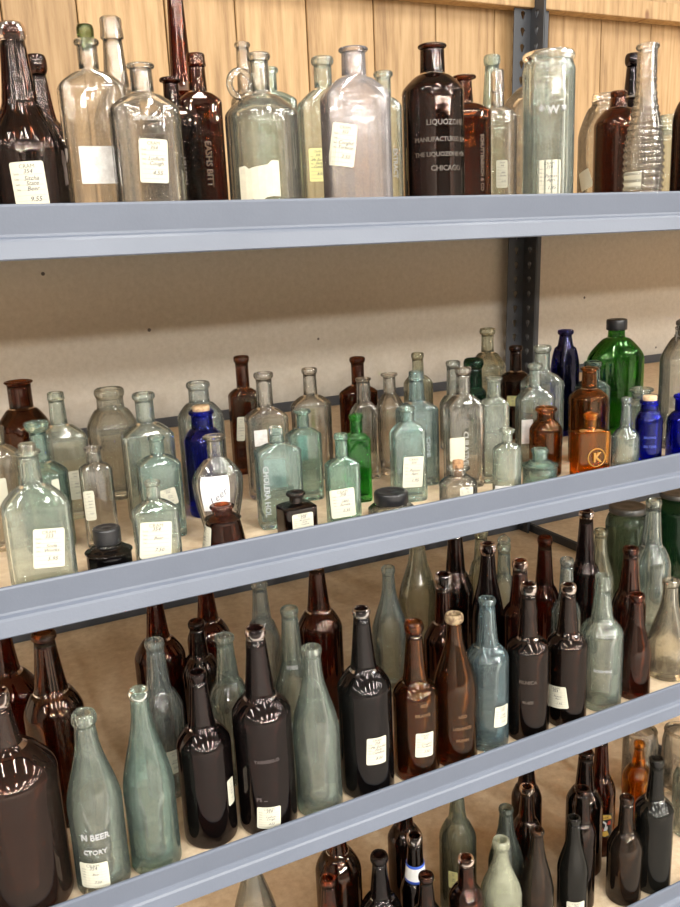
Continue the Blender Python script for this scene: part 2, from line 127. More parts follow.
(3,'beer_bottle','r','dk',0.5805,0.1758,0,28.2,28.2,12.7,10.3,15.2,215.6,205.9,169.2,147.0,'blob',{},'dark brown bottle behind the blue and white banded one'),
(3,'beer_bottle','r','blk2',0.5405,0.0774,0,22.9,22.9,11.7,10.2,15.5,236.0,223.1,161.3,140.3,'blob',{'band': [190.7,163.0]},'dark bottle with blue and white neck band'),
(3,'beer_bottle','r','dk',0.5303,0.0304,0,23.4,23.4,11.3,9.2,12.8,206.9,197.1,155.1,133.0,'blob',{},'small dark brown bottle in front of the banded one'),
(3,'beer_bottle','r','olg',0.662,0.1476,0,30.1,30.1,12.0,10.4,15.3,222.8,214.2,168.2,134.6,'bead',{'L': [(-25.9,78.7,15.0,31.1,'yellow',0)]},'grey-green clear bottle with small yellow label'),
(3,'beer_bottle','r','rb',0.5985,0.0308,0,25.8,25.8,12.3,10.2,13.1,207.5,197.2,159.6,137.2,'blob',{},'red-brown bottle beside the pale dusty one'),
(3,'soda_bottle','r','dusty',0.6643,0.0356,0,31.1,31.1,13.4,10.4,11.2,208.8,193.1,180.9,115.7,'blob',{'sh': 'S'},'pale cloudy cream-green dusty bottle'),
(3,'soda_bottle','r','olt',0.7114,0.0857,0,28.0,28.0,11.7,10.1,11.7,213.7,203.0,186.8,113.5,'bead',{'sh': 'S'},'dark grey-teal bottle behind the pale dusty one'),
(3,'beer_bottle','r','dk',0.8261,0.1787,0,26.1,26.1,13.7,11.1,16.4,211.4,200.5,155.5,129.8,'blob',{},'dark brown bottle farthest back beside cracked deck'),
(3,'beer_bottle','r','br',0.7723,0.1111,0,24.7,24.7,11.7,9.7,13.9,214.3,202.9,154.4,128.0,'blob',{},'brown bottle directly before the farthest-back dark one'),
(3,'soda_bottle','r','brd',0.7285,0.032,0,26.5,26.5,11.0,9.1,10.6,203.7,194.8,180.7,98.3,'blob',{'sh': 'S'},'dusty brown sloping bottle between pale dusty and black ones'),
(3,'soda_bottle','r','blkd',0.7998,0.031,0,24.0,24.0,10.9,9.3,10.9,198.3,187.8,166.2,105.9,'bead',{'sh': 'S','L': [(-11.0,45.2,29.3,35.1,'full',0)]},'dusty black slim bottle with white label low down'),
(3,'beer_bottle','r','dk',0.8441,0.0609,0,22.5,22.5,12.4,10.4,14.5,215.7,206.6,156.7,130.5,'bead',{},'dark open-mouthed bottle just behind the dusty black slim one'),
(3,'beer_bottle','r','dk',0.9055,0.1225,0,31.1,31.1,13.5,11.8,17.1,227.5,217.8,156.0,128.6,'bead',{},'dark brown wide-shouldered bottle under the beam beside poster-labelled one'),
(3,'beer_bottle','r','rb',0.9607,0.1437,0,26.2,26.2,12.2,10.4,15.0,225.2,216.7,149.5,119.3,'bead',{'poster': (-9.9,65.7,26.2,46.5)},'brown bottle with colourful yellow and red pictorial label'),
(3,'beer_bottle','r','brd',0.9164,0.038,0,28.3,28.3,11.7,10.5,13.1,188.0,178.2,125.7,91.4,'bead',{},'dusty brown open bottle in front of the amber one'),
(3,'beer_bottle','r','ora',1.0493,0.1425,0,27.3,27.3,10.3,8.1,12.6,186.7,176.6,140.0,113.3,'bead',{},'bright amber round-shouldered bottle on lowest shelf'),
(3,'ale_bottle','r','blkd',0.9777,0.0366,0,30.9,30.9,12.7,10.6,14.9,238.9,226.2,164.3,145.3,'bead',{},'large black dusty bottle nearest shelf end on lowest shelf'),
(3,'canning_jar','r','cl',1.1448,0.2307,0,33.3,33.3,31.1,27.2,29.2,133.1,131.1,126.8,102.7,'screw',{'wide': 1},'clear wide-mouthed jar behind bright amber bottle'),
(3,'canning_jar','r','cl',1.2156,0.1972,0,33.4,33.4,31.2,27.3,29.2,128.9,126.7,122.4,98.2,'screw',{'wide': 1},'clear wide-mouthed jar at lowest shelf end'),
(3,'canning_jar','r','gcl',1.1355,0.0997,0,30.9,30.9,23.5,21.7,23.5,138.1,131.7,125.5,104.9,'screw',{'wide': 1},'greenish jar cut by the photo edge on lowest shelf')
]

random.seed(7)
SC = bpy.context.scene; COL = SC.collection
PI = math.pi
# ------------------------------------------------------------------ materials
def newmat(n):
    m = bpy.data.materials.new(n); m.use_nodes = True
    nt = m.node_tree; nt.nodes.clear()
    o = nt.nodes.new('ShaderNodeOutputMaterial')
    return m, nt, o
def nd(nt, t, **k):
    n = nt.nodes.new(t)
    for a, b in k.items():
        if a in n.inputs.keys(): n.inputs[a].default_value = b
        else: setattr(n, a, b)
    return n
def c4(c): return (c[0], c[1], c[2], 1)
TINT = {}
def glass(name, col, refr=.5, dust=.0, rough=.012, dustcol=(.42,.40,.35), edge=.66, bump=.0006):
    m, nt, o = newmat(name); L = nt.links.new; dust *= .42; k_ = 1.3 if sum(col) > 2 else .48; dustcol = [min(.85, x*k_) for x in dustcol]
    tc = nd(nt, 'ShaderNodeTexCoord')
    nz = nd(nt, 'ShaderNodeTexNoise', Scale=38.0, Detail=2.0)
    L(tc.outputs['Object'], nz.inputs['Vector'])
    bp = nd(nt, 'ShaderNodeBump', Strength=.55, Distance=bump)
    nf = nd(nt, 'ShaderNodeTexNoise', Scale=190.0, Detail=1.0); L(tc.outputs['Object'], nf.inputs['Vector'])
    ma = nd(nt, 'ShaderNodeMath', operation='MULTIPLY_ADD'); ma.inputs[1].default_value = .07; L(nf.outputs['Fac'], ma.inputs[0]); L(nz.outputs['Fac'], ma.inputs[2])
    L(ma.outputs[0], bp.inputs['Height'])
    gl = nd(nt, 'ShaderNodeBsdfGlass', Roughness=rough, IOR=1.46); gl.inputs['Color'].default_value = c4(col)
    L(bp.outputs['Normal'], gl.inputs['Normal'])
    lw = nd(nt, 'ShaderNodeLayerWeight', Blend=.5)      # longer path through the wall at grazing angles
    pw = nd(nt, 'ShaderNodeMath', operation='POWER'); pw.inputs[1].default_value = 2.5
    L(lw.outputs['Facing'], pw.inputs[0])
    mc = nd(nt, 'ShaderNodeMix', data_type='RGBA')
    L(pw.outputs[0], mc.inputs['Factor'])
    mc.inputs['A'].default_value = c4(col); mc.inputs['B'].default_value = c4([x**2.2*edge for x in col])
    tr = nd(nt, 'ShaderNodeBsdfTransparent'); L(mc.outputs['Result'], tr.inputs['Color'])
    gs = nd(nt, 'ShaderNodeBsdfGlossy', Roughness=rough+.01); L(bp.outputs['Normal'], gs.inputs['Normal'])
    fr = nd(nt, 'ShaderNodeFresnel', IOR=1.6); L(bp.outputs['Normal'], fr.inputs['Normal'])
    m1 = nd(nt, 'ShaderNodeMixShader'); L(fr.outputs[0], m1.inputs[0]); L(tr.outputs[0], m1.inputs[1]); L(gs.outputs[0], m1.inputs[2])
    m2 = nd(nt, 'ShaderNodeMixShader'); m2.inputs[0].default_value = refr
    L(m1.outputs[0], m2.inputs[1]); L(gl.outputs[0], m2.inputs[2])
    out = m2
    if dust > 0:
        n2 = nd(nt, 'ShaderNodeTexNoise', Scale=22.0, Detail=6.0, Roughness=.7)
        L(tc.outputs['Object'], n2.inputs['Vector'])
        mr = nd(nt, 'ShaderNodeMapRange'); mr.inputs['From Min'].default_value = .3; mr.inputs['From Max'].default_value = .75
        mr.inputs['To Min'].default_value = dust*.45; mr.inputs['To Max'].default_value = dust*1.5
        L(n2.outputs['Fac'], mr.inputs['Value'])
        df = nd(nt, 'ShaderNodeBsdfDiffuse'); df.inputs['Color'].default_value = c4(dustcol)
        m3 = nd(nt, 'ShaderNodeMixShader'); L(mr.outputs[0], m3.inputs[0]); L(m2.outputs[0], m3.inputs[1]); L(df.outputs[0], m3.inputs[2])
        out = m3
    L(out.outputs[0], o.inputs['Surface'])
    TINT[m.name] = [min(.5, .10*c+(.68 if sum(col) > 2 else 2.2)*d) for c, d in zip([x**4 for x in col], dustcol)]  # paler base for raised lettering, standing in for its glints
    return m
def solid(name, col, rough=.5, metal=0, spec=.5, noise=None, bump=None):
    m, nt, o = newmat(name); L = nt.links.new
    p = nd(nt, 'ShaderNodeBsdfPrincipled', Roughness=rough, Metallic=metal)
    p.inputs['Base Color'].default_value = c4(col); p.inputs['Specular IOR Level'].default_value = spec
    tc = nd(nt, 'ShaderNodeTexCoord')
    if noise:
        sc, c2, lo, hi = noise
        n = nd(nt, 'ShaderNodeTexNoise', Scale=sc, Detail=6.0, Roughness=.65); L(tc.outputs['Object'], n.inputs['Vector'])
        r = nd(nt, 'ShaderNodeMapRange'); r.inputs['From Min'].default_value = lo; r.inputs['From Max'].default_value = hi
        L(n.outputs['Fac'], r.inputs['Value'])
        mx = nd(nt, 'ShaderNodeMix', data_type='RGBA'); L(r.outputs[0], mx.inputs['Factor'])
        mx.inputs['A'].default_value = c4(col); mx.inputs['B'].default_value = c4(c2)
        L(mx.outputs['Result'], p.inputs['Base Color'])
    if bump:
        n = nd(nt, 'ShaderNodeTexNoise', Scale=bump[0], Detail=3.0); L(tc.outputs['Object'], n.inputs['Vector'])
        b = nd(nt, 'ShaderNodeBump', Strength=.4, Distance=bump[1]); L(n.outputs['Fac'], b.inputs['Height']); L(b.outputs['Normal'], p.inputs['Normal'])
    L(p.outputs[0], o.inputs['Surface'])
    return m
EMB = {}
def embmat(col, base):
    if col not in EMB:
        m, nt, o = newmat('raised_'+col); L = nt.links.new
        p = nd(nt, 'ShaderNodeBsdfPrincipled', Roughness=.22); p.inputs['Base Color'].default_value = c4(base)
        p.inputs['Transmission Weight'].default_value = .35; p.inputs['IOR'].default_value = 1.6
        L(p.outputs[0], o.inputs['Surface']); EMB[col] = m
    return EMB[col]
G = {
 'cl':  glass('clear_glass', (.975, .975, .968), .27, .05),
 'cl2': glass('cool_clear_glass', (.96, .975, .97), .27, .09),
 'cly': glass('straw_clear_glass', (.955, .945, .9), .27, .12),
 'gcl': glass('green_tinged_glass', (.945, .975, .955), .27, .12, dustcol=(.50,.56,.50)),
 'gry': glass('dusty_grey_glass', (.92, .92, .89), .27, .26, dustcol=(.42,.42,.36)),
 'gry2':glass('blue_grey_glass', (.935, .962, .962), .27, .13, dustcol=(.48,.53,.52)),
 'lav': glass('lavender_glass', (.93, .91, .925), .27, .30, rough=.10, dustcol=(.55,.52,.53)),
 'paq': glass('pale_aqua_glass', (.94, .98, .972), .27, .10, dustcol=(.50,.57,.56)),
 'aq':  glass('aqua_glass', (.9, .968, .957), .27, .12, dustcol=(.45,.56,.54)),
 'bla': glass('blue_aqua_glass', (.86, .95, .962), .27, .10, dustcol=(.42,.55,.57)),
 'blq': glass('steel_aqua_glass', (.81, .885, .895), .27, .15, dustcol=(.30,.38,.41)),
 'tl':  glass('teal_glass', (.86, .955, .938), .27, .08, dustcol=(.40,.55,.52)),
 'tl2': glass('teal_green_glass', (.84, .95, .91), .27, .10, dustcol=(.40,.56,.50)),
 'tl3': glass('dark_teal_glass', (.7, .83, .81), .27, .08, dustcol=(.3,.38,.38)),
 'tl4': glass('sea_green_glass', (.9, .96, .938), .27, .12, dustcol=(.42,.52,.47)),
 'olv': glass('olive_grey_glass', (.915, .92, .86), .27, .16, dustcol=(.36,.36,.28)),
 'olg': glass('smoky_green_glass', (.82, .84, .77), .27, .20, dustcol=(.26,.27,.22)),
 'olt': glass('smoky_teal_glass', (.68, .73, .7), .27, .22, dustcol=(.20,.22,.20)),
 'dusty':glass('clouded_glass', (.82,.84,.74), .3, .55, rough=.2, dustcol=(.50,.50,.38)),
 'cob': glass('cobalt_glass', (.08,.14,.80), .35, .04, dustcol=(.06,.09,.45)),
 'navy':glass('navy_glass', (.16,.14,.42), .4, .05, dustcol=(.08,.07,.16)),
 'grn': glass('bright_green_glass', (.42, .78, .42), .5, .05, dustcol=(.08,.4,.1)),
 'grn2':glass('bottle_green_glass', (.32, .6, .22), .5, .04, dustcol=(.06,.25,.05)),
 'dgr': glass('dark_green_glass', (.15, .36, .22), .5, .08, dustcol=(.04,.16,.08)),
 'dgrj':glass('shaded_green_jar_glass', (.3, .47, .37), .5, .12, dustcol=(.04,.12,.08)),  # green darkened further for the shade around the jar
 'dkt': glass('shaded_teal_glass', (.58, .66, .61), .5, .10, dustcol=(.16,.2,.18)),  # jar tint darkened to carry the shade at the shelf rear
 'ora': glass('orange_amber_glass', (.86, .58, .17), .4, .05, dustcol=(.5,.22,.03)),
 'am':  glass('amber_glass', (.7, .45, .2), .4, .06, dustcol=(.3,.14,.04)),
 'amd': glass('dark_amber_glass', (.7, .41, .16), .22, .10, dustcol=(.16,.09,.04)),
 'br':  glass('brown_glass', (.52, .29, .15), .22, .08, dustcol=(.13,.08,.05)),
 'brd': glass('dusty_brown_glass', (.46,.32,.22), .22, .22, dustcol=(.15,.115,.085)),
 'rb':  glass('red_brown_glass', (.53, .26, .14), .22, .09, dustcol=(.14,.07,.045)),
 'rbd': glass('dusty_red_brown_glass', (.42,.22,.15), .22, .26, dustcol=(.15,.095,.075)),
 'dk':  glass('dark_brown_glass', (.34,.19,.13), .22, .09, dustcol=(.10,.075,.06)),
 'dkp': glass('dark_purple_brown_glass', (.30,.17,.16), .22, .10, dustcol=(.10,.075,.075)),
 'blk': glass('black_glass', (.20,.14,.14), .22, .12, dustcol=(.07,.06,.065)),
 'blk2':glass('near_black_glass', (.26,.16,.13), .22, .05, dustcol=(.06,.04,.035)),
 'blkd':glass('dusty_black_glass', (.24,.22,.20), .22, .26, dustcol=(.10,.095,.08)),
}
STG = glass('olive_stopper_glass', (.50,.58,.34), .3, .1, dustcol=(.12,.16,.06))
CAPB = solid('black_plastic', (.015,.015,.017), .28, bump=(60,.0004))
CAPG = solid('tarnished_metal', (.22,.21,.19), .45, .7, noise=(40,(.10,.09,.08),.4,.7))
ZINC = solid('zinc', (.17,.17,.17), .42, .8, noise=(30,(.2,.2,.2),.4,.7))
CORK = solid('cork', (.62,.44,.27), .9, noise=(160,(.36,.22,.12),.48,.66), bump=(220,.0008))
CORKD = solid('dark_cork', (.42,.24,.12), .9, noise=(160,(.16,.08,.04),.42,.62), bump=(160,.0015))
PAPER = solid('label_paper', (.56,.54,.44), .7)
PAPERY = solid('yellow_label_paper', (.86,.82,.38), .7)
PAPERF = solid('faded_paper', (.72,.70,.68), .8, noise=(90,(.50,.47,.45),.4,.7))
PAPERW = solid('worn_paper', (.56,.53,.43), .8, noise=(110,(.62,.60,.48),.45,.65))
INK = solid('ink', (.05,.05,.08), .8)
PRINT = solid('printed_ink', (.12,.13,.12), .8)
RULE = solid('ruled_line', (.33,.32,.27), .8)
WHITE = solid('white_label', (.80,.80,.80), .6)
BLUE = solid('blue_print', (.03,.10,.55), .6)
LBLK = solid('label_black', (.02,.02,.02), .5)
LYEL = solid('label_yellow', (.80,.50,.10), .5)
LRED = solid('label_red', (.65,.08,.05), .5)
DIRT = solid('dirt', (.34,.28,.19), .95, noise=(90,(.18,.13,.08),.4,.6))
LIPD = solid('crusted_lip', (.40,.30,.17), .7, noise=(120,(.12,.07,.04),.4,.6))
PAINT = solid('grey_blue_paint', (.122,.140,.184), .36, noise=(7,(.110,.127,.168),.35,.7), bump=(320,.00035))
PAINTD = solid('charcoal_and_shaded_paint', (.050,.054,.064), .45, bump=(320,.0003))  # charcoal on posts; on rear beams grey-blue paint darkened for shade
# particle board deck
def deckmat():
    m, nt, o = newmat('deck_board'); L = nt.links.new
    tc = nd(nt, 'ShaderNodeTexCoord')
    n = nd(nt, 'ShaderNodeTexNoise', Scale=70.0, Detail=5.0, Roughness=.7); L(tc.outputs['Object'], n.inputs['Vector'])
    n2 = nd(nt, 'ShaderNodeTexNoise', Scale=5.0, Detail=3.0); L(tc.outputs['Object'], n2.inputs['Vector'])
    cr = nd(nt, 'ShaderNodeValToRGB'); cr.color_ramp.elements[0].position = .3; cr.color_ramp.elements[1].position = .72
    cr.color_ramp.elements[0].color = (.66,.50,.32,1); cr.color_ramp.elements[1].color = (.88,.73,.54,1)
    L(n.outputs['Fac'], cr.inputs[0])
    mx = nd(nt, 'ShaderNodeMix', data_type='RGBA', blend_type='MULTIPLY'); mx.inputs['Factor'].default_value = .5
    r2 = nd(nt, 'ShaderNodeValToRGB'); r2.color_ramp.elements[0].position = .35; r2.color_ramp.elements[1].position = .65
    r2.color_ramp.elements[0].color = (.82,.77,.72,1)
    L(n2.outputs['Fac'], r2.inputs[0]); L(cr.outputs[0], mx.inputs['A']); L(r2.outputs[0], mx.inputs['B'])
    p = nd(nt, 'ShaderNodeBsdfPrincipled', Roughness=.6); L(mx.outputs['Result'], p.inputs['Base Color'])
    b = nd(nt, 'ShaderNodeBump', Strength=.3, Distance=.0008); L(n.outputs['Fac'], b.inputs['Height']); L(b.outputs['Normal'], p.inputs['Normal'])
    L(p.outputs[0], o.inputs['Surface']); return m
DECK = deckmat()
def plankmat():
    m, nt, o = newmat('pine_planks'); L = nt.links.new
    tc = nd(nt, 'ShaderNodeTexCoord'); ge = nd(nt, 'ShaderNodeNewGeometry')
    mp = nd(nt, 'ShaderNodeMapping'); mp.inputs['Scale'].default_value = (22, 22, 1.5)
    ad = nd(nt, 'ShaderNodeVectorMath', operation='ADD')
    mu = nd(nt, 'ShaderNodeMath', operation='MULTIPLY'); mu.inputs[1].default_value = 37.0
    L(ge.outputs['Random Per Island'], mu.inputs[0]); L(tc.outputs['Object'], ad.inputs[0]); L(mu.outputs[0], ad.inputs[1])
    L(ad.outputs[0], mp.inputs['Vector'])
    n0 = nd(nt, 'ShaderNodeTexNoise', Scale=.55, Detail=2.0); L(mp.outputs[0], n0.inputs['Vector'])
    wv = nd(nt, 'ShaderNodeMath', operation='MULTIPLY'); wv.inputs[1].default_value = 52.0; L(n0.outputs['Fac'], wv.inputs[0])
    sn = nd(nt, 'ShaderNodeMath', operation='SINE'); L(wv.outputs[0], sn.inputs[0])
    n1 = nd(nt, 'ShaderNodeTexNoise', Scale=3.5, Detail=6.0, Roughness=.7); L(mp.outputs[0], n1.inputs['Vector'])
    s2 = nd(nt, 'ShaderNodeMath', operation='MULTIPLY_ADD'); s2.inputs[1].default_value = .075; L(sn.outputs[0], s2.inputs[0]); L(n1.outputs['Fac'], s2.inputs[2])
    cr = nd(nt, 'ShaderNodeValToRGB'); e = cr.color_ramp.elements
    e[0].position = .25; e[0].color = (.24,.135,.055,1); e[1].position = .72; e[1].color = (.49,.325,.165,1)
    k = cr.color_ramp.elements.new(.48); k.color = (.40,.25,.115,1)
    L(s2.outputs[0], cr.inputs[0])
    hs = nd(nt, 'ShaderNodeHueSaturation'); L(cr.outputs[0], hs.inputs['Color'])
    mr = nd(nt, 'ShaderNodeMapRange'); mr.inputs['To Min'].default_value = .82; mr.inputs['To Max'].default_value = 1.12
    L(ge.outputs['Random Per Island'], mr.inputs['Value']); L(mr.outputs[0], hs.inputs['Value'])
    # knots
    mk = nd(nt, 'ShaderNodeMapping'); mk.inputs['Scale'].default_value = (9, .01, 5); L(ad.outputs[0], mk.inputs['Vector'])
    vo = nd(nt, 'ShaderNodeTexVoronoi', Scale=1.0); L(mk.outputs[0], vo.inputs['Vector'])
    kr = nd(nt, 'ShaderNodeValToRGB'); kr.color_ramp.elements[0].position = .045; kr.color_ramp.elements[0].color = (1,1,1,1)
    kr.color_ramp.elements[1].position = .085; kr.color_ramp.elements[1].color = (0,0,0,1); L(vo.outputs['Distance'], kr.inputs[0])
    mx = nd(nt, 'ShaderNodeMix', data_type='RGBA'); L(kr.outputs[0], mx.inputs['Factor']); L(hs.outputs[0], mx.inputs['A']); mx.inputs['B'].default_value = (.20,.09,.035,1)
    p = nd(nt, 'ShaderNodeBsdfPrincipled', Roughness=.55); L(mx.outputs['Result'], p.inputs['Base Color'])
    L(p.outputs[0], o.inputs['Surface']); return m
PLANK = plankmat()
def wallmat():
    m, nt, o = newmat('painted_board'); L = nt.links.new
    tc = nd(nt, 'ShaderNodeTexCoord')
    n = nd(nt, 'ShaderNodeTexNoise', Scale=90.0, Detail=5.0, Roughness=.75); L(tc.outputs['Object'], n.inputs['Vector'])
    cr = nd(nt, 'ShaderNodeValToRGB'); cr.color_ramp.elements[0].position = .3; cr.color_ramp.elements[1].position = .7
    cr.color_ramp.elements[0].color = (.56,.50,.42,1); cr.color_ramp.elements[1].color = (.66,.60,.52,1)
    L(n.outputs['Fac'], cr.inputs[0])
    vo = nd(nt, 'ShaderNodeTexVoronoi', Scale=11.0); L(tc.outputs['Object'], vo.inputs['Vector'])
    kr = nd(nt, 'ShaderNodeValToRGB'); kr.color_ramp.elements[0].position = .032; kr.color_ramp.elements[0].color = (1,1,1,1)
    kr.color_ramp.elements[1].position = .045; kr.color_ramp.elements[1].color = (0,0,0,1); L(vo.outputs['Distance'], kr.inputs[0])
    mx = nd(nt, 'ShaderNodeMix', data_type='RGBA'); L(kr.outputs[0], mx.inputs['Factor']); L(cr.outputs[0], mx.inputs['A']); mx.inputs['B'].default_value = (.10,.08,.07,1)
    p = nd(nt, 'ShaderNodeBsdfPrincipled', Roughness=.7); L(mx.outputs['Result'], p.inputs['Base Color'])
    b = nd(nt, 'ShaderNodeBump', Strength=.35, Distance=.001); L(n.outputs['Fac'], b.inputs['Height']); L(b.outputs['Normal'], p.inputs['Normal'])
    L(p.outputs[0], o.inputs['Surface']); return m
WALL = wallmat()
ROOMW = solid('room_paint', (.22,.20,.18), .8)
CEILM = solid('ceiling_board', (.30,.29,.27), .9)
FARM = solid('dim_far_wall', (.10,.09,.08), .9)
FLOORM = solid('concrete', (.30,.28,.25), .6, noise=(6,(.24,.22,.20),.35,.7))
FIXT = solid('white_enamel', (.75,.75,.75), .4)
# ------------------------------------------------------------------ mesh helpers
def mesh(name, vs, fs, mats, parent=None, smooth=True, mi=None):
    me = bpy.data.meshes.new(name); me.from_pydata(vs, [], fs)
    for m in (mats if isinstance(mats, (list, tuple)) else [mats]): me.materials.append(m)
    if smooth: me.polygons.foreach_set('use_smooth', [True]*len(fs))
    if mi: me.polygons.foreach_set('material_index', mi)
    me.update()
    o = bpy.data.objects.new(name, me); COL.objects.link(o)
    if parent: o.parent = parent
    return o
def recalc(o):
    bm = bmesh.new(); bm.from_mesh(o.data); bmesh.ops.recalc_face_normals(bm, faces=bm.faces); bm.to_mesh(o.data); bm.free()
    return o
def empty(name, loc, rz=0, parent=None):
    o = bpy.data.objects.new(name, None); COL.objects.link(o); o.location = loc; o.rotation_euler = (0,0,rz)
    o.empty_display_size = .02
    if parent: o.parent = parent
    return o
def tag(o, label=None, cat=None, group=None, kind=None):
    if label: o['label'] = label
    if cat: o['category'] = cat
    if group: o['group'] = group
    if kind: o['kind'] = kind
    return o
def box(vs, fs, a, b):
    i = len(vs); x0,y0,z0 = a; x1,y1,z1 = b
    vs += [(x0,y0,z0),(x1,y0,z0),(x1,y1,z0),(x0,y1,z0),(x0,y0,z1),(x1,y0,z1),(x1,y1,z1),(x0,y1,z1)]
    fs += [tuple(i+k for k in f) for f in ((3,2,1,0),(4,5,6,7),(0,1,5,4),(1,2,6,5),(2,3,7,6),(3,0,4,7))]
def boxobj(name, a, b, m, parent=None, bev=0):
    vs, fs = [], []; box(vs, fs, a, b); o = mesh(name, vs, fs, m, parent, False)
    if bev:
        bm = bmesh.new(); bm.from_mesh(o.data); bmesh.ops.bevel(bm, geom=bm.edges[:], offset=bev, segments=2, affect='EDGES'); bm.to_mesh(o.data); bm.free()
    return o
def lathe(name, prof, m, parent=None, N=40, closed=True, fn=None, mi=None, smooth=True):
    # closed profile (r,z) revolved; points with r<=0 collapse to a pole
    vs, fs, idx = [], [], []
    for r, z in prof:
        if r <= 1e-6: idx.append([len(vs)]); vs.append((0,0,z))
        else:
            row = []
            for k in range(N):
                t = 2*PI*k/N; rr = r*(fn(t,z) if fn else 1)
                row.append(len(vs)); vs.append((rr*math.cos(t), rr*math.sin(t), z))
            idx.append(row)
    mis = []
    n = len(prof); rng = range(n) if closed else range(n-1)
    for i in rng:
        A, B = idx[i], idx[(i+1) % n]
        if len(A) == 1 and len(B) == 1: continue
        for k in range(N):
            k2 = (k+1) % N
            if len(A) == 1: fs.append((A[0], B[k2], B[k]))
            elif len(B) == 1: fs.append((A[k], A[k2], B[0]))
            else: fs.append((A[k], A[k2], B[k2], B[k]))
            if mi: mis.append(mi[i])
    o = mesh(name, vs, fs, m, parent, smooth, mis or None)
    return recalc(o)
def smoothprof(p, k=3):
    out = []; n = len(p)
    for i in range(n):
        p0,p1,p2,p3 = p[i-1],p[i],p[(i+1)%n],p[(i+2)%n]
        for j in range(k):
            t = j/k
            out.append(tuple(.5*((2*p1[a])+(-p0[a]+p2[a])*t+(2*p0[a]-5*p1[a]+4*p2[a]-p3[a])*t*t+(-p0[a]+3*p1[a]-3*p2[a]+p3[a])*t**3) for a in (0,1)))
    return out
def tube(name, pts, r, m, parent=None, N=10, closed=False):
    vs, fs = [], []; P = [Vector(p) for p in pts]; n = len(P)
    up = Vector((0,0,1)) if abs((P[1]-P[0]).normalized().z) < .9 else Vector((1,0,0))
    for i in range(n):
        d = (P[(i+1)%n]-P[i-1]) if closed or 0 < i < n-1 else (P[min(i+1,n-1)]-P[max(i-1,0)])
        d.normalize(); a = up.cross(d)
        if a.length < 1e-3: a = Vector((0,1,0)).cross(d)
        a.normalize(); b = d.cross(a)
        for k in range(N):
            t = 2*PI*k/N; vs.append(tuple(P[i]+a*(r*math.cos(t))+b*(r*math.sin(t))))
    for i in range(n if closed else n-1):
        for k in range(N):
            j = (i+1) % n; fs.append((i*N+k, i*N+(k+1)%N, j*N+(k+1)%N, j*N+k))
    if not closed: fs.append(tuple(range(N))[::-1]); fs.append(tuple((n-1)*N+k for k in range(N)))
    return recalc(mesh(name, vs, fs, m, parent))
# text -> triangles, cached
TC = {}
def textmesh(s, size, ext=0, shear=0, bold=0):
    key = (s, ext > 0, shear, bold)
    if key not in TC:
        c = bpy.data.curves.new('t', 'FONT'); c.body = s; c.size = 1; c.align_x = 'CENTER'; c.align_y = 'CENTER'
        c.shear = shear; c.offset = bold; c.resolution_u = 2
        if ext > 0: c.extrude = .10; c.bevel_depth = .035; c.bevel_resolution = 1
        o = bpy.data.objects.new('t', c); COL.objects.link(o)
        dg = bpy.context.evaluated_depsgraph_get(); me = bpy.data.meshes.new_from_object(o.evaluated_get(dg))
        TC[key] = ([tuple(v.co) for v in me.vertices], [tuple(p.vertices) for p in me.polygons])
        bpy.data.objects.remove(o); bpy.data.curves.remove(c); bpy.data.meshes.remove(me)
    v, f = TC[key]
    return [(x*size, y*size, z*size) for x, y, z in v], f
# ------------------------------------------------------------------ bottles
class Surf:
    """outer surface of a bottle: stations (z, ax, ay, n)"""
    def __init__(s, st): s.st = st
    def at(s, z):
        st = s.st
        if z <= st[0][0]: return st[0][1:]
        for a, b in zip(st, st[1:]):
            if a[0] <= z <= b[0]:
                t = (z-a[0])/max(b[0]-a[0], 1e-9); return tuple(a[i]+(b[i]-a[i])*t for i in (1,2,3))
        return st[-1][1:]
    def pt(s, u, z, off, rx, back=False, rnd=True):
        ax, ay, n = s.at(z)
        if rnd:
            t = u/rx; p = (math.sin(t)*(ax+off), -math.cos(t)*(ax+off))
        else:
            x = max(-.985, min(.985, u/rx)); y = (1-abs(x)**n)**(1/n)
            gx = math.copysign(abs(x)**(n-1)/ax, x); gy = y**(n-1)/ay; g = math.hypot(gx, gy)
            p = (x*ax+off*gx/g, -(y*ay+off*gy/g))
        return (p[0], -p[1] if back else p[1], z)
def stick(name, S, rx, rnd, verts, faces, u0, z0, off, m, parent, tilt=0, vert=False, back=False, mi=None):
    ca, sa = math.cos(tilt), math.sin(tilt); out = []
    for x, y, z in verts:
        if vert: x, y = y, -x
        x, y = x*ca-y*sa, x*sa+y*ca
        out.append(S.pt(u0+x, z0+y, off+z, rx, back, rnd))
    return mesh(name, out, faces, m, parent, False, mi)
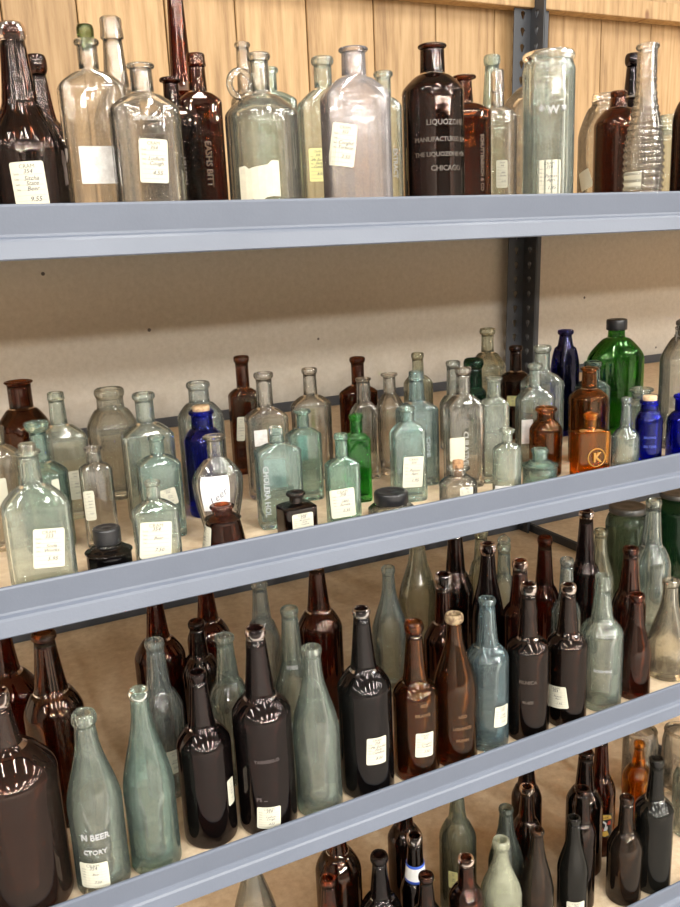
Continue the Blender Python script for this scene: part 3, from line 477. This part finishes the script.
def slab(w, h, rc, th, nx=12, ny=5):
    # thin rounded rectangle, front and back sheets joined round the rim
    xs = [-w/2 + rc*(1-math.cos(PI/2*i/3)) for i in range(4)]
    xs = xs + [-w/2+rc+(w-2*rc)*i/(nx-6) for i in range(1, nx-6)] + [-x for x in xs[::-1]]
    vs, fs = [], []
    cols = len(xs)
    for zz in (th, 0):
        for x in xs:
            d = max(0, abs(x)-(w/2-rc)); hh = h/2-(rc-math.sqrt(max(0, rc*rc-d*d)))
            for j in range(ny+1): vs.append((x, -hh+2*hh*j/ny, zz))
    q = ny+1; o2 = cols*q
    for i in range(cols-1):
        for j in range(ny):
            a, b, c, d = i*q+j, (i+1)*q+j, (i+1)*q+j+1, i*q+j+1
            fs += [(a,b,c,d), (o2+d,o2+c,o2+b,o2+a)]
        for j in (0, ny):
            a, b = i*q+j, (i+1)*q+j; fs.append((a,o2+a,o2+b,b) if j == 0 else (b,o2+b,o2+a,a))
    for j in range(ny):
        a, b = j, j+1; fs.append((b,o2+b,o2+a,a)); a, b = (cols-1)*q+j, (cols-1)*q+j+1; fs.append((a,o2+a,o2+b,b))
    return vs, fs
WR = [('354','Sitcha','State','Beer','9.55'),('354','','Ludlum','Cough','4.55'),('358','Mt. Eureka','Early','Cumbria','8.50'),
      ('353','','Coughd','Turkese','3.50'),('358','','1800','Eureka','0.35'),('354','','Patton','Apri','1.95'),
      ('354','','Med','Wine','6.50'),('356','','Drug','Store','2.50'),('354','','Beer','','7.50'),('353','','Soda','Works','5.95')]
wri = [0]
ORDER = {'354 Sitcha': 0}
def price_label(root, S, rx, rnd, L):
    u, z, w, h, style, tilt = L
    u, z, w, h = u/1000, z/1000, w/1000, h/1000; ti = math.radians(tilt)
    w = max(w, .006)
    back = style in ('mint','teal','green')
    mt = {'full':PAPER,'faded':PAPERF,'yellow':PAPERY,'worn':PAPERW,'blank':PAPER,'card':WHITE,'mint':PAPERF,'teal':PAPERF,'green':PAPERF}[style]
    rc = min(.0022, w*.2, h*.2) if style not in ('faded','card','worn') else .0006
    v, f = slab(w, h, rc, .00018)
    if style == 'worn':   # ragged remains of an old label
        rr = random.Random(3)
        v = [(x, y+(rr.uniform(-.004,.004) if abs(y) > h*.3 else 0)+.003*math.sin(x*900), q) for x, y, q in v]
    lb = stick('price_label' if style in ('full','yellow','blank') else 'paper_label', S, rx, rnd, v, f, u, z, .0003, mt, root, ti, back=back)
    if style in ('full','yellow'):
        vs, fs, mi = [], [], []
        def add(V, F, dx, dy, k):
            o = len(vs); vs.extend((x+dx, y+dy, .0003+k*.00003) for x, y, _ in V); fs.extend(tuple(i+o for i in q) for q in F); mi.extend([k]*len(F))
        num, a, b, c, pr = WR[wri[0] % len(WR)]; wri[0] += 1
        k = w/.028; kh = h/.042
        V, F = textmesh('CRAM', .0046*k); add(V, F, 0, .0168*kh, 0)
        V, F = textmesh(num, .0050*k, 0, .3); add(V, F, 0, .0125*kh, 1)
        for i in range(7):
            y = (.0100-.0045*i)*kh; nseg = 6
            V = []; F = []
            for s_ in range(nseg+1):
                x = (-.0115+.023*s_/nseg)*k; V += [(x, -.00012, 0), (x, .00012, 0)]
            for s_ in range(nseg): F.append((2*s_, 2*s_+2, 2*s_+3, 2*s_+1))
            add(V, F, 0, y, 2)
        for t, y, x in ((a,.0065,.002),(b,.0022,.002),(c,-.0024,.002)):
            if t: V, F = textmesh(t, .0054*min(k,kh), 0, .35); add(V, F, x*k, y*kh, 1)
        V, F = textmesh(pr, .0060*min(k,kh), 0, .3); add(V, F, .003*k, -.0115*kh, 1)
        for i, t in enumerate(('Stock','Desc','Item','Size')):
            V, F = textmesh(t, .0021*k); add(V, F, -.0095*k, (.0108-.0045*i)*kh, 0)
        o = stick('writing', S, rx, rnd, vs, fs, u, z, .0003, [PRINT, INK, RULE], lb, ti, mi=mi)
    elif style == 'card':
        V, F = textmesh('Leer', .013, 0, .4)
        stick('writing', S, rx, rnd, [(x,y,.0004) for x,y,_ in V], F, u+.002, z-.004, .0003, INK, lb, .6)
    return lb
LIPS = {
 'bead': lambda ri,r0,rl,h: [(ri,0),(r0*1.0,0),(rl*.93,.18*h),(rl,.5*h),(rl*.95,.86*h),(rl*.84,h),(ri+.0010,h),(ri,.88*h)],
 'blob': lambda ri,r0,rl,h: [(ri,0),(r0,0),(rl*.90,.10*h),(rl,.32*h),(rl*.99,.68*h),(rl*.88,.93*h),(rl*.75,h),(ri+.0012,.98*h),(ri,.85*h)],
 'tall': lambda ri,r0,rl,h: [(ri,0),(r0,0),(rl*.97,.05*h),(rl,.12*h),(rl*.94,.55*h),(rl*.93,.9*h),(rl*.82,h),(ri+.0010,h),(ri,.9*h)],
 'flat': lambda ri,r0,rl,h: [(ri,0),(r0,0),(r0,max(0,h-.0052)*.8),(r0*1.05,max(.0004,h-.0048)),(rl*.93,h-.0038),(rl,h-.0022),(rl*.95,h-.0004),(rl*.82,h),(ri+.0012,h-.0004),(ri,h-.002)],
 'cup':  lambda ri,r0,rl,h: [(ri,0),(r0,0),(rl*.82,.2*h),(rl*.96,.62*h),(rl,.86*h),(rl*.93,h),(rl*.80,h),(rl*.74,.8*h),(ri,.35*h)],
 'jar':  lambda ri,r0,rl,h: [(ri,0),(r0,0),(rl*.93,.12*h),(rl,.45*h),(rl*.97,.85*h),(rl*.9,h),(ri+.002,h),(ri,.85*h)],
 'screw':lambda ri,r0,rl,h: [(ri,0),(r0,0),(rl*.99,.12*h),(rl*.99,.24*h),(rl*.92,.34*h),(rl*.98,.5*h),(rl*.92,.64*h),(rl*.97,.78*h),(rl*.91,.9*h),(rl*.88,h),(ri+.001,h),(ri,.9*h)],
}
LZ = [.0565, -.3665, -.8035, -1.242]          # tops of the front beams, scene units before scale
KK = .85
DZ = [(z-.0235)*KK for z in LZ]
GROUPS = ['old glass bottles on the top shelf','old medicine bottles on the second shelf','old beer and soda bottles on the third shelf','old bottles on the lowest shelf']
CATS = {'jar':'jar','jug':'jug'}
def bottle(row):
    s, kind, shp, col, X, Y, rz, rx, ry, rl, r0, r1, H, zl, zn, zs, ls, ex, lab = row
    rx, ry, rl, r0, r1, H, zl, zn, zs = [v/1000 for v in (rx,ry,rl,r0,r1,H,zl,zn,zs)]
    root = empty(kind, (X, Y, DZ[s]), math.radians(rz))
    cat = 'jar' if kind.endswith('jar') else 'bottle'
    tag(root, lab, cat, GROUPS[s])
    M = G[col]; wide = ex.get('wide')
    n0 = {'r':2,'o':2.25,'p':6.5,'s':9}[shp]
    hs = ex.get('sh', 'R'); mn = .9 if not wide else .97
    r1 = min(r1, ry*mn); r0 = min(r0, r1 if hs != 'S' else r0, ry*mn)
    zn = max(zn, zs+.002); zl = max(zl, zn+.001)
    rib = ex.get('rib'); fl = ex.get('flute'); pan = ex.get('panel')
    st = [(.0016, rx*.975, ry*.975 if shp == 'r' else ry-rx*.025, n0), (.0045, rx, ry, n0)]
    nb = 40 if rib else (26 if pan else 12)
    tp = ex.get('taper', 1); cn = ex.get('cone', 1)
    for i in range(1, nb+1):
        z = .0045+(zs-.0045)*i/nb; k = 1.
        if tp != 1: q = i/nb; k = tp+(1-tp)*math.sin(PI/2*q)**1.3
        if cn != 1: q = i/nb; k = cn+(1-cn)*q
        if hs == 'S' and not rib: q = i/nb; k = 1-.012*math.sin(PI*q)
        st.append((z, rx*k, ry*k, n0))
    if tp != 1: st[0] = (st[0][0], rx*tp*.97, ry*tp*.97, n0); st[1] = (st[1][0], rx*tp, ry*tp, n0)
    if cn != 1: st[0] = (st[0][0], rx*cn*.97, ry*cn*.97, n0); st[1] = (st[1][0], rx*cn, ry*cn, n0)
    ns = 16 if not rib else 40
    for i in range(1, ns+1):
        t = i/ns
        if hs == 'C': q = (1+math.cos(PI*t))/2
        elif hs == 'S': q = (1+math.cos(PI*t))/2; q = q*.6+(1-t)**1.25*.4
        elif ex.get('flatsh'): q = (1-t**9)**(1/2.2)
        else:
            w = math.sqrt(max(0, 1-t*t)); c = (1+math.cos(PI*t))/2; q = .62*w+.38*c
        # ease into the neck so the junction is a fillet
        tt = t
        ax = r1+(rx-r1)*q; ay = r1+(ry-r1)*q
        n = 2+(n0-2)*max(0, q)**.8
        z = zs+(zn-zs)*tt
        if ex.get('ring'): b = .0022*math.exp(-((t-.25)/.14)**2); ax += b; ay += b
        st.append((z, ax, ay, n))
    nk = 8 if not rib else 20
    for i in range(1, nk+1):
        t = i/nk; z = zn+(zl-zn)*t; r = r1+(r0-r1)*(t**.8)
        if i == nk: r = r0
        if ex.get('nring') and abs(z*1000-ex['nring']) < (zl-zn)*1000/nk*.6: r += .0012
        st.append((z, r, r, 2.))
    if rib:
        p, a = rib
        st = [(z, ax*(1+a*math.sin(2*PI*z/p)*(1 if z < zl-.03 else .3)), ay*(1+a*math.sin(2*PI*z/p)*(1 if z < zl-.03 else .3)), n) for z, ax, ay, n in st]
    S = Surf(st)
    N = 72 if fl else (64 if pan else 48)
    th = .0021 if rx > .014 else .0016
    vs, fs = [], []
    def ring(z, ax, ay, n, f=1, inner=False):
        i0 = len(vs)
        for k in range(N):
            t = 2*PI*k/N; c, q = math.cos(t), math.sin(t)
            r = 1/((abs(c)**n+abs(q)**n)**(1/n)) if n > 2.001 else 1
            if fl and not inner and z > .004 and z < zl-.002:
                r *= 1+fl[1]*math.cos(fl[0]*t)*(1 if (wide or z > zs*.9) else .0)
            x, y = ax*r*c, ay*r*q
            if pan and not inner and abs(q)*ax > abs(c)*ay*.6 and z < zs+(zn-zs)*.5:
                uu = abs(x)/rx; top = zs+.10*(zn-zs)-(zs*.16)*(uu/.74)**2
                e = min(1, max(0, (.76-uu)/.07))*min(1, max(0, (z-zs*.10)/.003))*min(1, max(0, (top-z)/.003))
                y -= math.copysign(.0014*e, y)
            vs.append((x, y, z))
        return [i0+k for k in range(N)]
    rows = []
    vs.append((0,0,.0045)); pole0 = [0]
    rows.append(pole0)
    a0, b0 = st[0][1], st[0][2]
    rows.append(ring(.0040, a0*.35, b0*.35, 2+(n0-2)*.2)); rows.append(ring(.0022, a0*.68, b0*.68, 2+(n0-2)*.6)); rows.append(ring(.0000, a0*.88, b0*.88, n0)); rows.append(ring(.0001, a0*.95, b0*.95, n0))
    for q in st: rows.append(ring(*q))
    outer_top = len(rows)
    # inside
    zb = .0085
    inn = [q for i, q in enumerate(st) if q[0] > min(zb+.004, st[-1][0]*.5) and (i % 2 == 0 or i > len(st)-6)]
    if inn[-1][0] < zl-1e-6: inn.append(st[-1])
    for z, ax, ay, n in reversed(inn):
        rows.append(ring(z if z < zl-1e-6 else zl, max(ax-th, .0022), max(ay-th, .0022), n, inner=True))
    ax, ay, n = S.at(zb+.004)
    rows.append(ring(zb+.0016, (ax-th)*.97, (ay-th)*.97, n, inner=True)); rows.append(ring(zb, (ax-th)*.82, (ay-th)*.82, n, inner=True)); rows.append(ring(zb+.001, (ax-th)*.4, (ay-th)*.4, 2, inner=True))
    vs.append((0,0,zb+.0016)); rows.append([len(vs)-1])
    for A, B in zip(rows, rows[1:]):
        for k in range(N):
            k2 = (k+1) % N
            if len(A) == 1: fs.append((A[0], B[k2], B[k]))
            elif len(B) == 1: fs.append((A[k], A[k2], B[0]))
            else: fs.append((A[k], A[k2], B[k2], B[k]))
    body = mesh('glass_body', vs, fs, M, root)
    ri = max(r0-th, .0022)
    LM = {'blk':G['blk2'],'dirt':LIPD}.get(ex.get('lipc'), M)
    if ls == 'cap':
        cm = {'blk':CAPB,'gry':CAPG,'zinc':ZINC}.get(ex.get('capc'), CAPB)
        h = H-zl; P = [(0,zl+.0006),(rl*.97,zl+.0006),(rl,zl+.0016),(rl,zl+h-.0022),(rl*.97,zl+h-.0006),(rl*.9,zl+h),(rl*.75,zl+h),(rl*.7,zl+h-.0008),(rl*.3,zl+h-.0008),(rl*.2,zl+h),(0,zl+h)]
        lathe('screw_cap', P, cm, root, 60, False, fn=lambda t, z: 1+(.018*math.cos(30*t) if zl+.001 < z < zl+h-.002 else 0))
    else:
        h = max(H-zl, .0045); zt = H-h if H-h > zl else zl
        h = H-zl if H-zl > .0045 else .0045
        P = [(r, zl+.00012+z) for r, z in LIPS[ls](ri, r0, max(rl, r0*1.04), h)]
        lathe('lip', smoothprof(P), LM, root, 44)
        top = zl+h
        if ex.get('capc') :
            cm = {'blk':CAPB,'gry':CAPG,'zinc':ZINC}[ex['capc']]
            lathe('lid', [(0,top+.0003),(rl*1.02,top+.0003),(rl*1.05,top+.002),(rl*1.03,top+.006),(rl*.8,top+.009),(0,top+.0095)], cm, root, 40, False)
        if ex.get('cork'):
            rc = min(ex['cork']/1000, ri*.96 if not ex.get('corkd') else ri*.97)
            hh = .0062 if not ex.get('corkd') else .008
            rr = random.Random(int(X*1000))
            wob = [rr.uniform(.93,1.05) for _ in range(12)]
            lathe('cork', [(0,top-.012),(rc*.9,top-.012),(rc*.98,top-.004),(rc*1.0,top+.001),(rc*1.02,top+hh-.001),(rc*.96,top+hh),(0,top+hh+(.0 if not ex.get('corkd') else .002))],
                  CORKD if ex.get('corkd') else CORK, root, 36, False, fn=(lambda t, z: wob[int(t/(2*PI)*12) % 12]) if ex.get('corkd') else None)
        if ex.get('stop'):
            q = ri*.93
            lathe('stopper', [(0,top-.010),(q*.85,top-.010),(q,top+.001),(q*1.12,top+.003),(q*1.15,top+.010),(q*1.0,top+.0135),(0,top+.0145)], STG, root, 32, False)
        if ex.get('stopc'):
            q = ri*.93
            pr = [(0,top-.010),(q*.85,top-.010),(q,top+.0005),(q*1.2,top+.002),(q*1.2,top+.0065),(q*.9,top+.008),(0,top+.0085)] if s == 1 else [(0,top-.010),(q*.85,top-.010),(q,top+.0005),(q*1.5,top+.004),(q*1.3,top+.009),(q*.5,top+.015),(0,top+.018)]
            lathe('stopper', pr, G['cly'] if s == 1 else G['gcl'], root, 32, False)
    rnd = shp == 'r'
    for L in ex.get('L', []): price_label(root, S, rx, rnd, L)
    for u, z, t, sz in ex.get('emb', []):
        V, F = textmesh(t, sz*1.15, 1)
        if (max(x for x,_,_ in V)*2) > rx*2.3:
            k = rx*2.3/(max(x for x,_,_ in V)*2); V = [(x*k, y, q) for x, y, q in V]
        stick('raised_lettering', S, rx, rnd, V, F, u/1000, z/1000, -.00005, embmat(col, TINT[M.name]), root)
    if ex.get('embv'):
        u, z, t, sz = ex['embv']; V, F = textmesh(t, sz, 1)
        L_ = max(x for x,_,_ in V)*2; mx = (zs-.012)
        if L_ > mx: V = [(x*mx/L_, y*mx/L_, q) for x, y, q in V]
        stick('raised_lettering', S, rx, rnd, V, F, max(-.7*rx, min(.7*rx, u/1000)), .008+mx/2, -.0014 if pan else -.00005, embmat(col, TINT[M.name]), root, vert=True)
    if ex.get('mono'):
        V, F = textmesh('K', .018, 1); stick('monogram', S, rx, rnd, V, F, .002, zs*.5, -.00005, embmat(col, TINT[M.name]), root)
        pts = [(.002+.0125*math.cos(a), -(ry+.0002), zs*.5+.0125*math.sin(a)) for a in [2*PI*i/40 for i in range(40)]]
        tube('monogram_ring', pts, .0009, embmat(col, TINT[M.name]), root, 8, True)
    if ex.get('band'):
        z1, z0 = [v/1000 for v in ex['band']]; P = []; mi = []
        zz = [z0, z0+(z1-z0)*.14, z0+(z1-z0)*.86, z1]
        out = [(S.at(z)[0]+.0008, z) for z in zz]; inn_ = [(S.at(z)[0]+.0003, z) for z in zz[::-1]]
        lathe('neck_label', out+inn_, [WHITE, BLUE], root, 48, True, mi=[1,0,1,1,0,0,0,0])
    if ex.get('poster'):
        u, z, w, h = [v/1000 for v in ex['poster']]
        V, F = slab(w, h, .002, .0002); lb = stick('picture_label', S, rx, rnd, V, F, u, z, .0003, LBLK, root)
        vs2, fs2, mi2 = [], [], []
        polys = [([(-.45,.26),(0,.28),(.45,.26),(.45,.38),(.3,.45),(0,.48),(-.3,.46),(-.45,.4)],0),([(-.42,-.42),(0,-.45),(.3,-.42),(.15,-.2),(-.1,-.24),(-.42,-.2)],0),
                 ([(.12,.05),(.4,.02),(.42,.2),(.2,.2)],1),([(-.42,-.18),(-.2,-.02),(-.05,-.2),(-.2,-.28)],1),([(-.1,-.2),(.15,-.2),(.2,-.02),(0,0)],2),
                 ([(-.3,.2),(-.1,.22),(.08,.12),(.1,-.08),(0,-.1),(-.02,.08),(-.14,.16),(-.3,.14)],2)]
        def inside(x, y, P):
            r = False
            for (x1,y1),(x2,y2) in zip(P, P[1:]+P[:1]):
                if (y1 > y) != (y2 > y) and x < (x2-x1)*(y-y1)/(y2-y1)+x1: r = not r
            return r
        gx, gy = 22, 44
        for i in range(gx):
            for j in range(gy):
                x, y = (i+.5)/gx-.5, (j+.5)/gy-.5
                ks = [k for P, k in polys if inside(x, y, P)]
                if ks:
                    i0 = len(vs2); vs2 += [((i+p)/gx*w-w/2, (j+q)/gy*h-h/2, .0004) for p, q in ((0,0),(1,0),(1,1),(0,1))]
                    fs2.append((i0,i0+1,i0+2,i0+3)); mi2.append(ks[-1])
        V, F = textmesh('NZK', .0062); i0 = len(vs2); vs2.extend((x, y+h*.36, .0005) for x, y, _ in V); fs2.extend(tuple(i+i0 for i in q) for q in F); mi2.extend([3]*len(F))
        stick('printing', S, rx, rnd, vs2, fs2, u, z, .0003, [LYEL, LRED, WHITE, LBLK], lb, mi=mi2)
    if ex.get('handle'):
        cz = zn+(zl-zn)*.30; cx = -(r1+.0115); R = .0128
        pts = [(cx+R*math.cos(a), 0, cz+R*1.05*math.sin(a)) for a in [2*PI*i/36 for i in range(36)]]
        tube('ring_handle', pts, .0036, M, root, 14, True)
    if ex.get('bail'):
        zz = zl-.002; q = r1+.0016
        tube('wire_clasp', [(q*math.cos(a), q*math.sin(a), zz) for a in [2*PI*i/32 for i in range(32)]], .0009, CAPG, root, 8, True)
        tube('wire_lever', [(-q,0,zz),(-q-.006,0,zz+.005),(-q-.007,0,zz+.014),(-q-.001,0,zz+.017),(-q-.004,0,zz+.004),(-q-.006,0,zz-.008)], .0011, CAPG, root, 8)
    if ex.get('dirt'):
        rr = random.Random(5); vs2, fs2 = [], []
        n = 28; R = rx*.80
        for j, k in ((0,1.),(1,.7),(2,.35)):
            for i in range(n):
                a = 2*PI*i/n; vs2.append((R*k*math.cos(a), R*k*math.sin(a), .0105+(.004+.010*rr.random())*(1-k*.6)*(j > 0)+.001))
        vs2.append((0,0,.018))
        for j in (0,1):
            for i in range(n): fs2.append((j*n+i, j*n+(i+1)%n, (j+1)*n+(i+1)%n, (j+1)*n+i))
        for i in range(n): fs2.append((2*n+i, 2*n+(i+1)%n, 3*n))
        fs2.append(tuple(range(n))[::-1])
        mesh('dirt_residue', vs2, fs2, DIRT, root)
    return root
for row in ROWS: bottle(row)
# ------------------------------------------------------------------ shelving units
def extr(name, prof, x0, x1, m, parent, axis='x', off=(0,0,0)):
    """extrude a closed (y,z) profile along x (or a (x,z) one along y)"""
    n = len(prof)
    if axis == 'x': vs = [(x0, p[0]+off[1], p[1]+off[2]) for p in prof]+[(x1, p[0]+off[1], p[1]+off[2]) for p in prof]
    else: vs = [(p[0]+off[0], x0, p[1]+off[2]) for p in prof]+[(p[0]+off[0], x1, p[1]+off[2]) for p in prof]
    fs = [(i, (i+1)%n, n+(i+1)%n, n+i) for i in range(n)]+[tuple(range(n))[::-1], tuple(range(n, 2*n))]
    return recalc(mesh(name, vs, fs, m, parent, False))
# rolled beam: thin top edge, flat face, a step that stands proud, return underneath
BP = [(0,0),(-.0018,.0004),(-.0034,0),(-.0040,-.0020),(-.0024,-.0262),(-.0030,-.0285),(-.0070,-.0305),(-.0085,-.0330),(-.0118,-.0480),(-.0108,-.0492),(.0130,-.0496),(.0130,-.0480),(-.0068,-.0478),(-.0070,-.0335),(-.0010,-.0290),(0,-.0265)]
def flange(name, P0, du, width, z0, z1, th_dir, m, parent, cols=1, pitch=.033, key=True):
    """perforated strip: teardrop slots in a row; du = unit vector across, th_dir = thickness vector"""
    vs, fs = [], []; nz = int((z1-z0)/pitch); nh = 12; hs = .0060
    T = Vector(th_dir)
    D = Vector(du); P0 = Vector(P0)
    def pt(u, z, k): v = P0+D*u+Vector((0,0,z))+T*k; return tuple(v)
    for k in range(nz):
        zc = z0+(k+.5)*pitch; outer, inner = [], []
        uc = width*.5
        for i in range(nh):
            a = 2*PI*i/nh+PI/nh*0; c, s_ = math.cos(a), math.sin(a)
            # rectangle boundary point
            q = max(abs(c)/(width/2), abs(s_)/(pitch/2)); outer.append((uc+c/q, zc+s_/q))
            inner.append((uc+hs*c*(1 if s_ > -.2 else .62), zc+(hs*s_ if s_ > 0 else hs*1.9*s_)+.002))
        # corners replace the nearest outer points
        for (cx, cz) in ((1,1),(-1,1),(-1,-1),(1,-1)):
            tgt = (uc+cx*width/2, zc+cz*pitch/2)
            j = min(range(nh), key=lambda i: (outer[i][0]-tgt[0])**2+(outer[i][1]-tgt[1])**2); outer[j] = tgt
        i0 = len(vs)
        for lay in (0, 1):
            vs.extend(pt(u, z, lay) for u, z in outer); vs.extend(pt(u, z, lay) for u, z in inner)
        n2 = 2*nh
        for i in range(nh):
            j = (i+1) % nh
            fs.append((i0+i, i0+j, i0+nh+j, i0+nh+i)); fs.append((i0+n2+nh+i, i0+n2+nh+j, i0+n2+j, i0+n2+i))
            fs.append((i0+nh+i, i0+nh+j, i0+n2+nh+j, i0+n2+nh+i))
            fs.append((i0+n2+i, i0+n2+j, i0+j, i0+i))
    return vs, fs
def post(name, x, y, sx, sy, z0, z1, parent, lean=0):
    """slotted angle post with its corner at x,y and flanges running sx, sy"""
    w = .046; t = .002
    v1, f1 = flange('f', (0,0,0), (sx,0,0), w, z0, z1, (0,sy*t,0), PAINTD, None)
    v2, f2 = flange('f', (0,0,0), (0,sy,0), w, z0, z1, (sx*t,0,0), PAINTD, None)
    o = mesh(name, v1+v2, f1+[tuple(i+len(v1) for i in q) for q in f2], PAINTD, parent, False)
    recalc(o); o.location = (x, y, 0); o.rotation_euler = (0, lean, 0)
    return o
def unit(x0, x1, label, lean):
    root = empty('shelving_unit', (x0, 0, -1.5)); tag(root, label, 'shelf', 'grey steel shelving units')
    W = []
    D = .758
    for i, lz in enumerate(LZ):
        z = lz*KK
        b = extr('front_beam', BP, 0, x1-x0, PAINT, root); b.location = (0, 0, z+1.5)
        rb = extr('rear_beam', [(-y, q) for y, q in BP], 0, x1-x0, PAINTD, root); rb.location = (0, D-.002, z+1.5)  # same paint as the front beam, shade put into its colour
        dz = z-.0235*KK
        d = boxobj('deck', (.0037, .0022, dz-.016+1.5), (x1-x0-.0037, D-.0045, dz+1.5), DECK, root)
        for sx, xx in ((1, .0), (-1, x1-x0)):
            sb = boxobj('side_beam', (xx+(0.001 if sx > 0 else -.0035), .012, z-.0496+1.5), (xx+(.0035 if sx > 0 else -.001), D-.012, z-.001+1.5), PAINTD, root)
    for (px, py, sx, sy) in ((0,-.010,1,1),(x1-x0,-.010,-1,1),(0,D+.008,1,-1),(x1-x0,D+.008,-1,-1)):
        if py > 0: post('post', px-.036, py, sx, sy, 0, 2.3, root, .027)
        else: post('post', px, py, sx, sy, 0, 1.50+LZ[0]*KK, root, 0)
    return root
XP = 1.272
u1 = unit(-.50, XP, 'grey-blue steel shelving unit carrying most of the bottles, with slotted rear post', .0)
u2 = unit(XP+.0015, 3.0, 'second steel shelving unit joined on beyond the slotted post', .0)
# ------------------------------------------------------------------ room
def struct(o): o['kind'] = 'structure'; return o
YW = .7905
struct(boxobj('wall_back', (-4, YW, -1.5), (6.5, YW+.10, .020), WALL))
vs, fs = [], []
seams = [-3.0]
x = .05
ss = [-.62,-.48,-.34,-.20,-.07,.07,.201,.326,.482,.617,.764,.913,1.061,1.212,1.36,1.514,1.67,1.82,1.96,2.10,2.25,2.40,2.55,2.70,2.85,3.0]
for a, b in zip(ss, ss[1:]): box(vs, fs, (a+.0012, YW+.001+random.uniform(0,.002), .021), (b-.0012, YW+.03, 1.7))
pl = mesh('wall_back_planks', vs, fs, PLANK, None, False)
bm = bmesh.new(); bm.from_mesh(pl.data); bmesh.ops.bevel(bm, geom=[e for e in bm.edges if abs(e.verts[0].co.z-e.verts[1].co.z) > .5], offset=.0015, segments=1, affect='EDGES'); bm.to_mesh(pl.data); bm.free()
struct(pl)
struct(boxobj('wall_back_upper', (-4, YW+.032, .021), (6.5, YW+.10, 1.7), solid('dark_backing', (.03,.02,.015), .9)))
struct(boxobj('trim_1', (-.6, .752, .476), (3.0, YW-.0005, .514), PLANK, None, .001))
struct(boxobj('floor', (-4, -11.2, -1.52), (6.5, YW+.1, -1.5), FLOORM))
struct(boxobj('ceiling', (-4, -11.2, 1.7), (6.5, YW+.1, 1.75), CEILM))
struct(boxobj('wall_front', (-4, -11.3, -1.5), (6.5, -11.2, 1.7), FARM))
struct(boxobj('wall_left', (-4.1, -11.2, -1.5), (-4, YW, 1.7), ROOMW))
struct(boxobj('wall_right', (6.5, -11.2, -1.5), (6.6, YW, 1.7), ROOMW))
# ------------------------------------------------------------------ lamps
SP = ['nearest the shelves','in the middle of the aisle','third away from the shelves','added farthest from the shelves as fill']
FN = ['first','second','third','fourth','fifth','sixth','seventh','eighth']
LW = (28, 48, 110, 230)
for j, y in enumerate((-1.0, -3.2, -5.8, -9.0)):  # farthest row added, far rows strengthened, to fill deep shelves with low light
    for i, x in enumerate((-3.3, -2.0, -.7, .6, 1.9, 3.2, 4.5, 5.8)):
        f = boxobj('ceiling_light', (-.10, -.62, .045), (.10, .62, .08), FIXT, None, .004); f.location = (x, y, 1.62)
        tag(f, 'long white fluorescent fitting, %s in the row %s' % (FN[i], SP[j]), 'ceiling light', 'fluorescent fittings on the ceiling')
        ld = bpy.data.lights.new('tube_light', 'AREA'); ld.shape = 'RECTANGLE'; ld.size = .12; ld.size_y = 1.2
        ld.energy = LW[j]; ld.color = (1.0, .97, .90)
        lo = bpy.data.objects.new('tube_light', ld); COL.objects.link(lo); lo.location = (x, y, 1.655)
w = bpy.data.worlds.new('World'); SC.world = w; w.use_nodes = True
w.node_tree.nodes['Background'].inputs[0].default_value = (.8,.85,.9,1); w.node_tree.nodes['Background'].inputs[1].default_value = .3
# ------------------------------------------------------------------ camera
cd = bpy.data.cameras.new('camera'); cam = bpy.data.objects.new('camera', cd); COL.objects.link(cam)
cd.sensor_fit = 'VERTICAL'; cd.sensor_height = 36; cd.lens = 850/907*36; cd.clip_start = .01
R_ = Vector((0.89473864,-0.44440778,-0.0440965)); Dn = Vector((-0.14464941,-0.19496982,-0.97008418)); Fw = Vector((0.42251547,0.87435033,-0.23873035))
m = Matrix(((R_.x,-Dn.x,-Fw.x,0),(R_.y,-Dn.y,-Fw.y,-KK),(R_.z,-Dn.z,-Fw.z,0),(0,0,0,1)))
cam.matrix_world = m; SC.camera = cam
vs_ = SC.view_settings; vs_.view_transform = 'Standard'; vs_.look = 'None'; vs_.gamma = 1; vs_.use_curve_mapping = False; vs_.exposure = -0.08
c = SC.cycles; c.max_bounces = 24; c.transmission_bounces = 20; c.transparent_max_bounces = 48; c.glossy_bounces = 5; c.diffuse_bounces = 4
c.use_denoising = True; c.denoising_prefilter = 'ACCURATE'; c.caustics_refractive = True; c.caustics_reflective = False; c.sample_clamp_indirect = 30.0; c.blur_glossy = 0
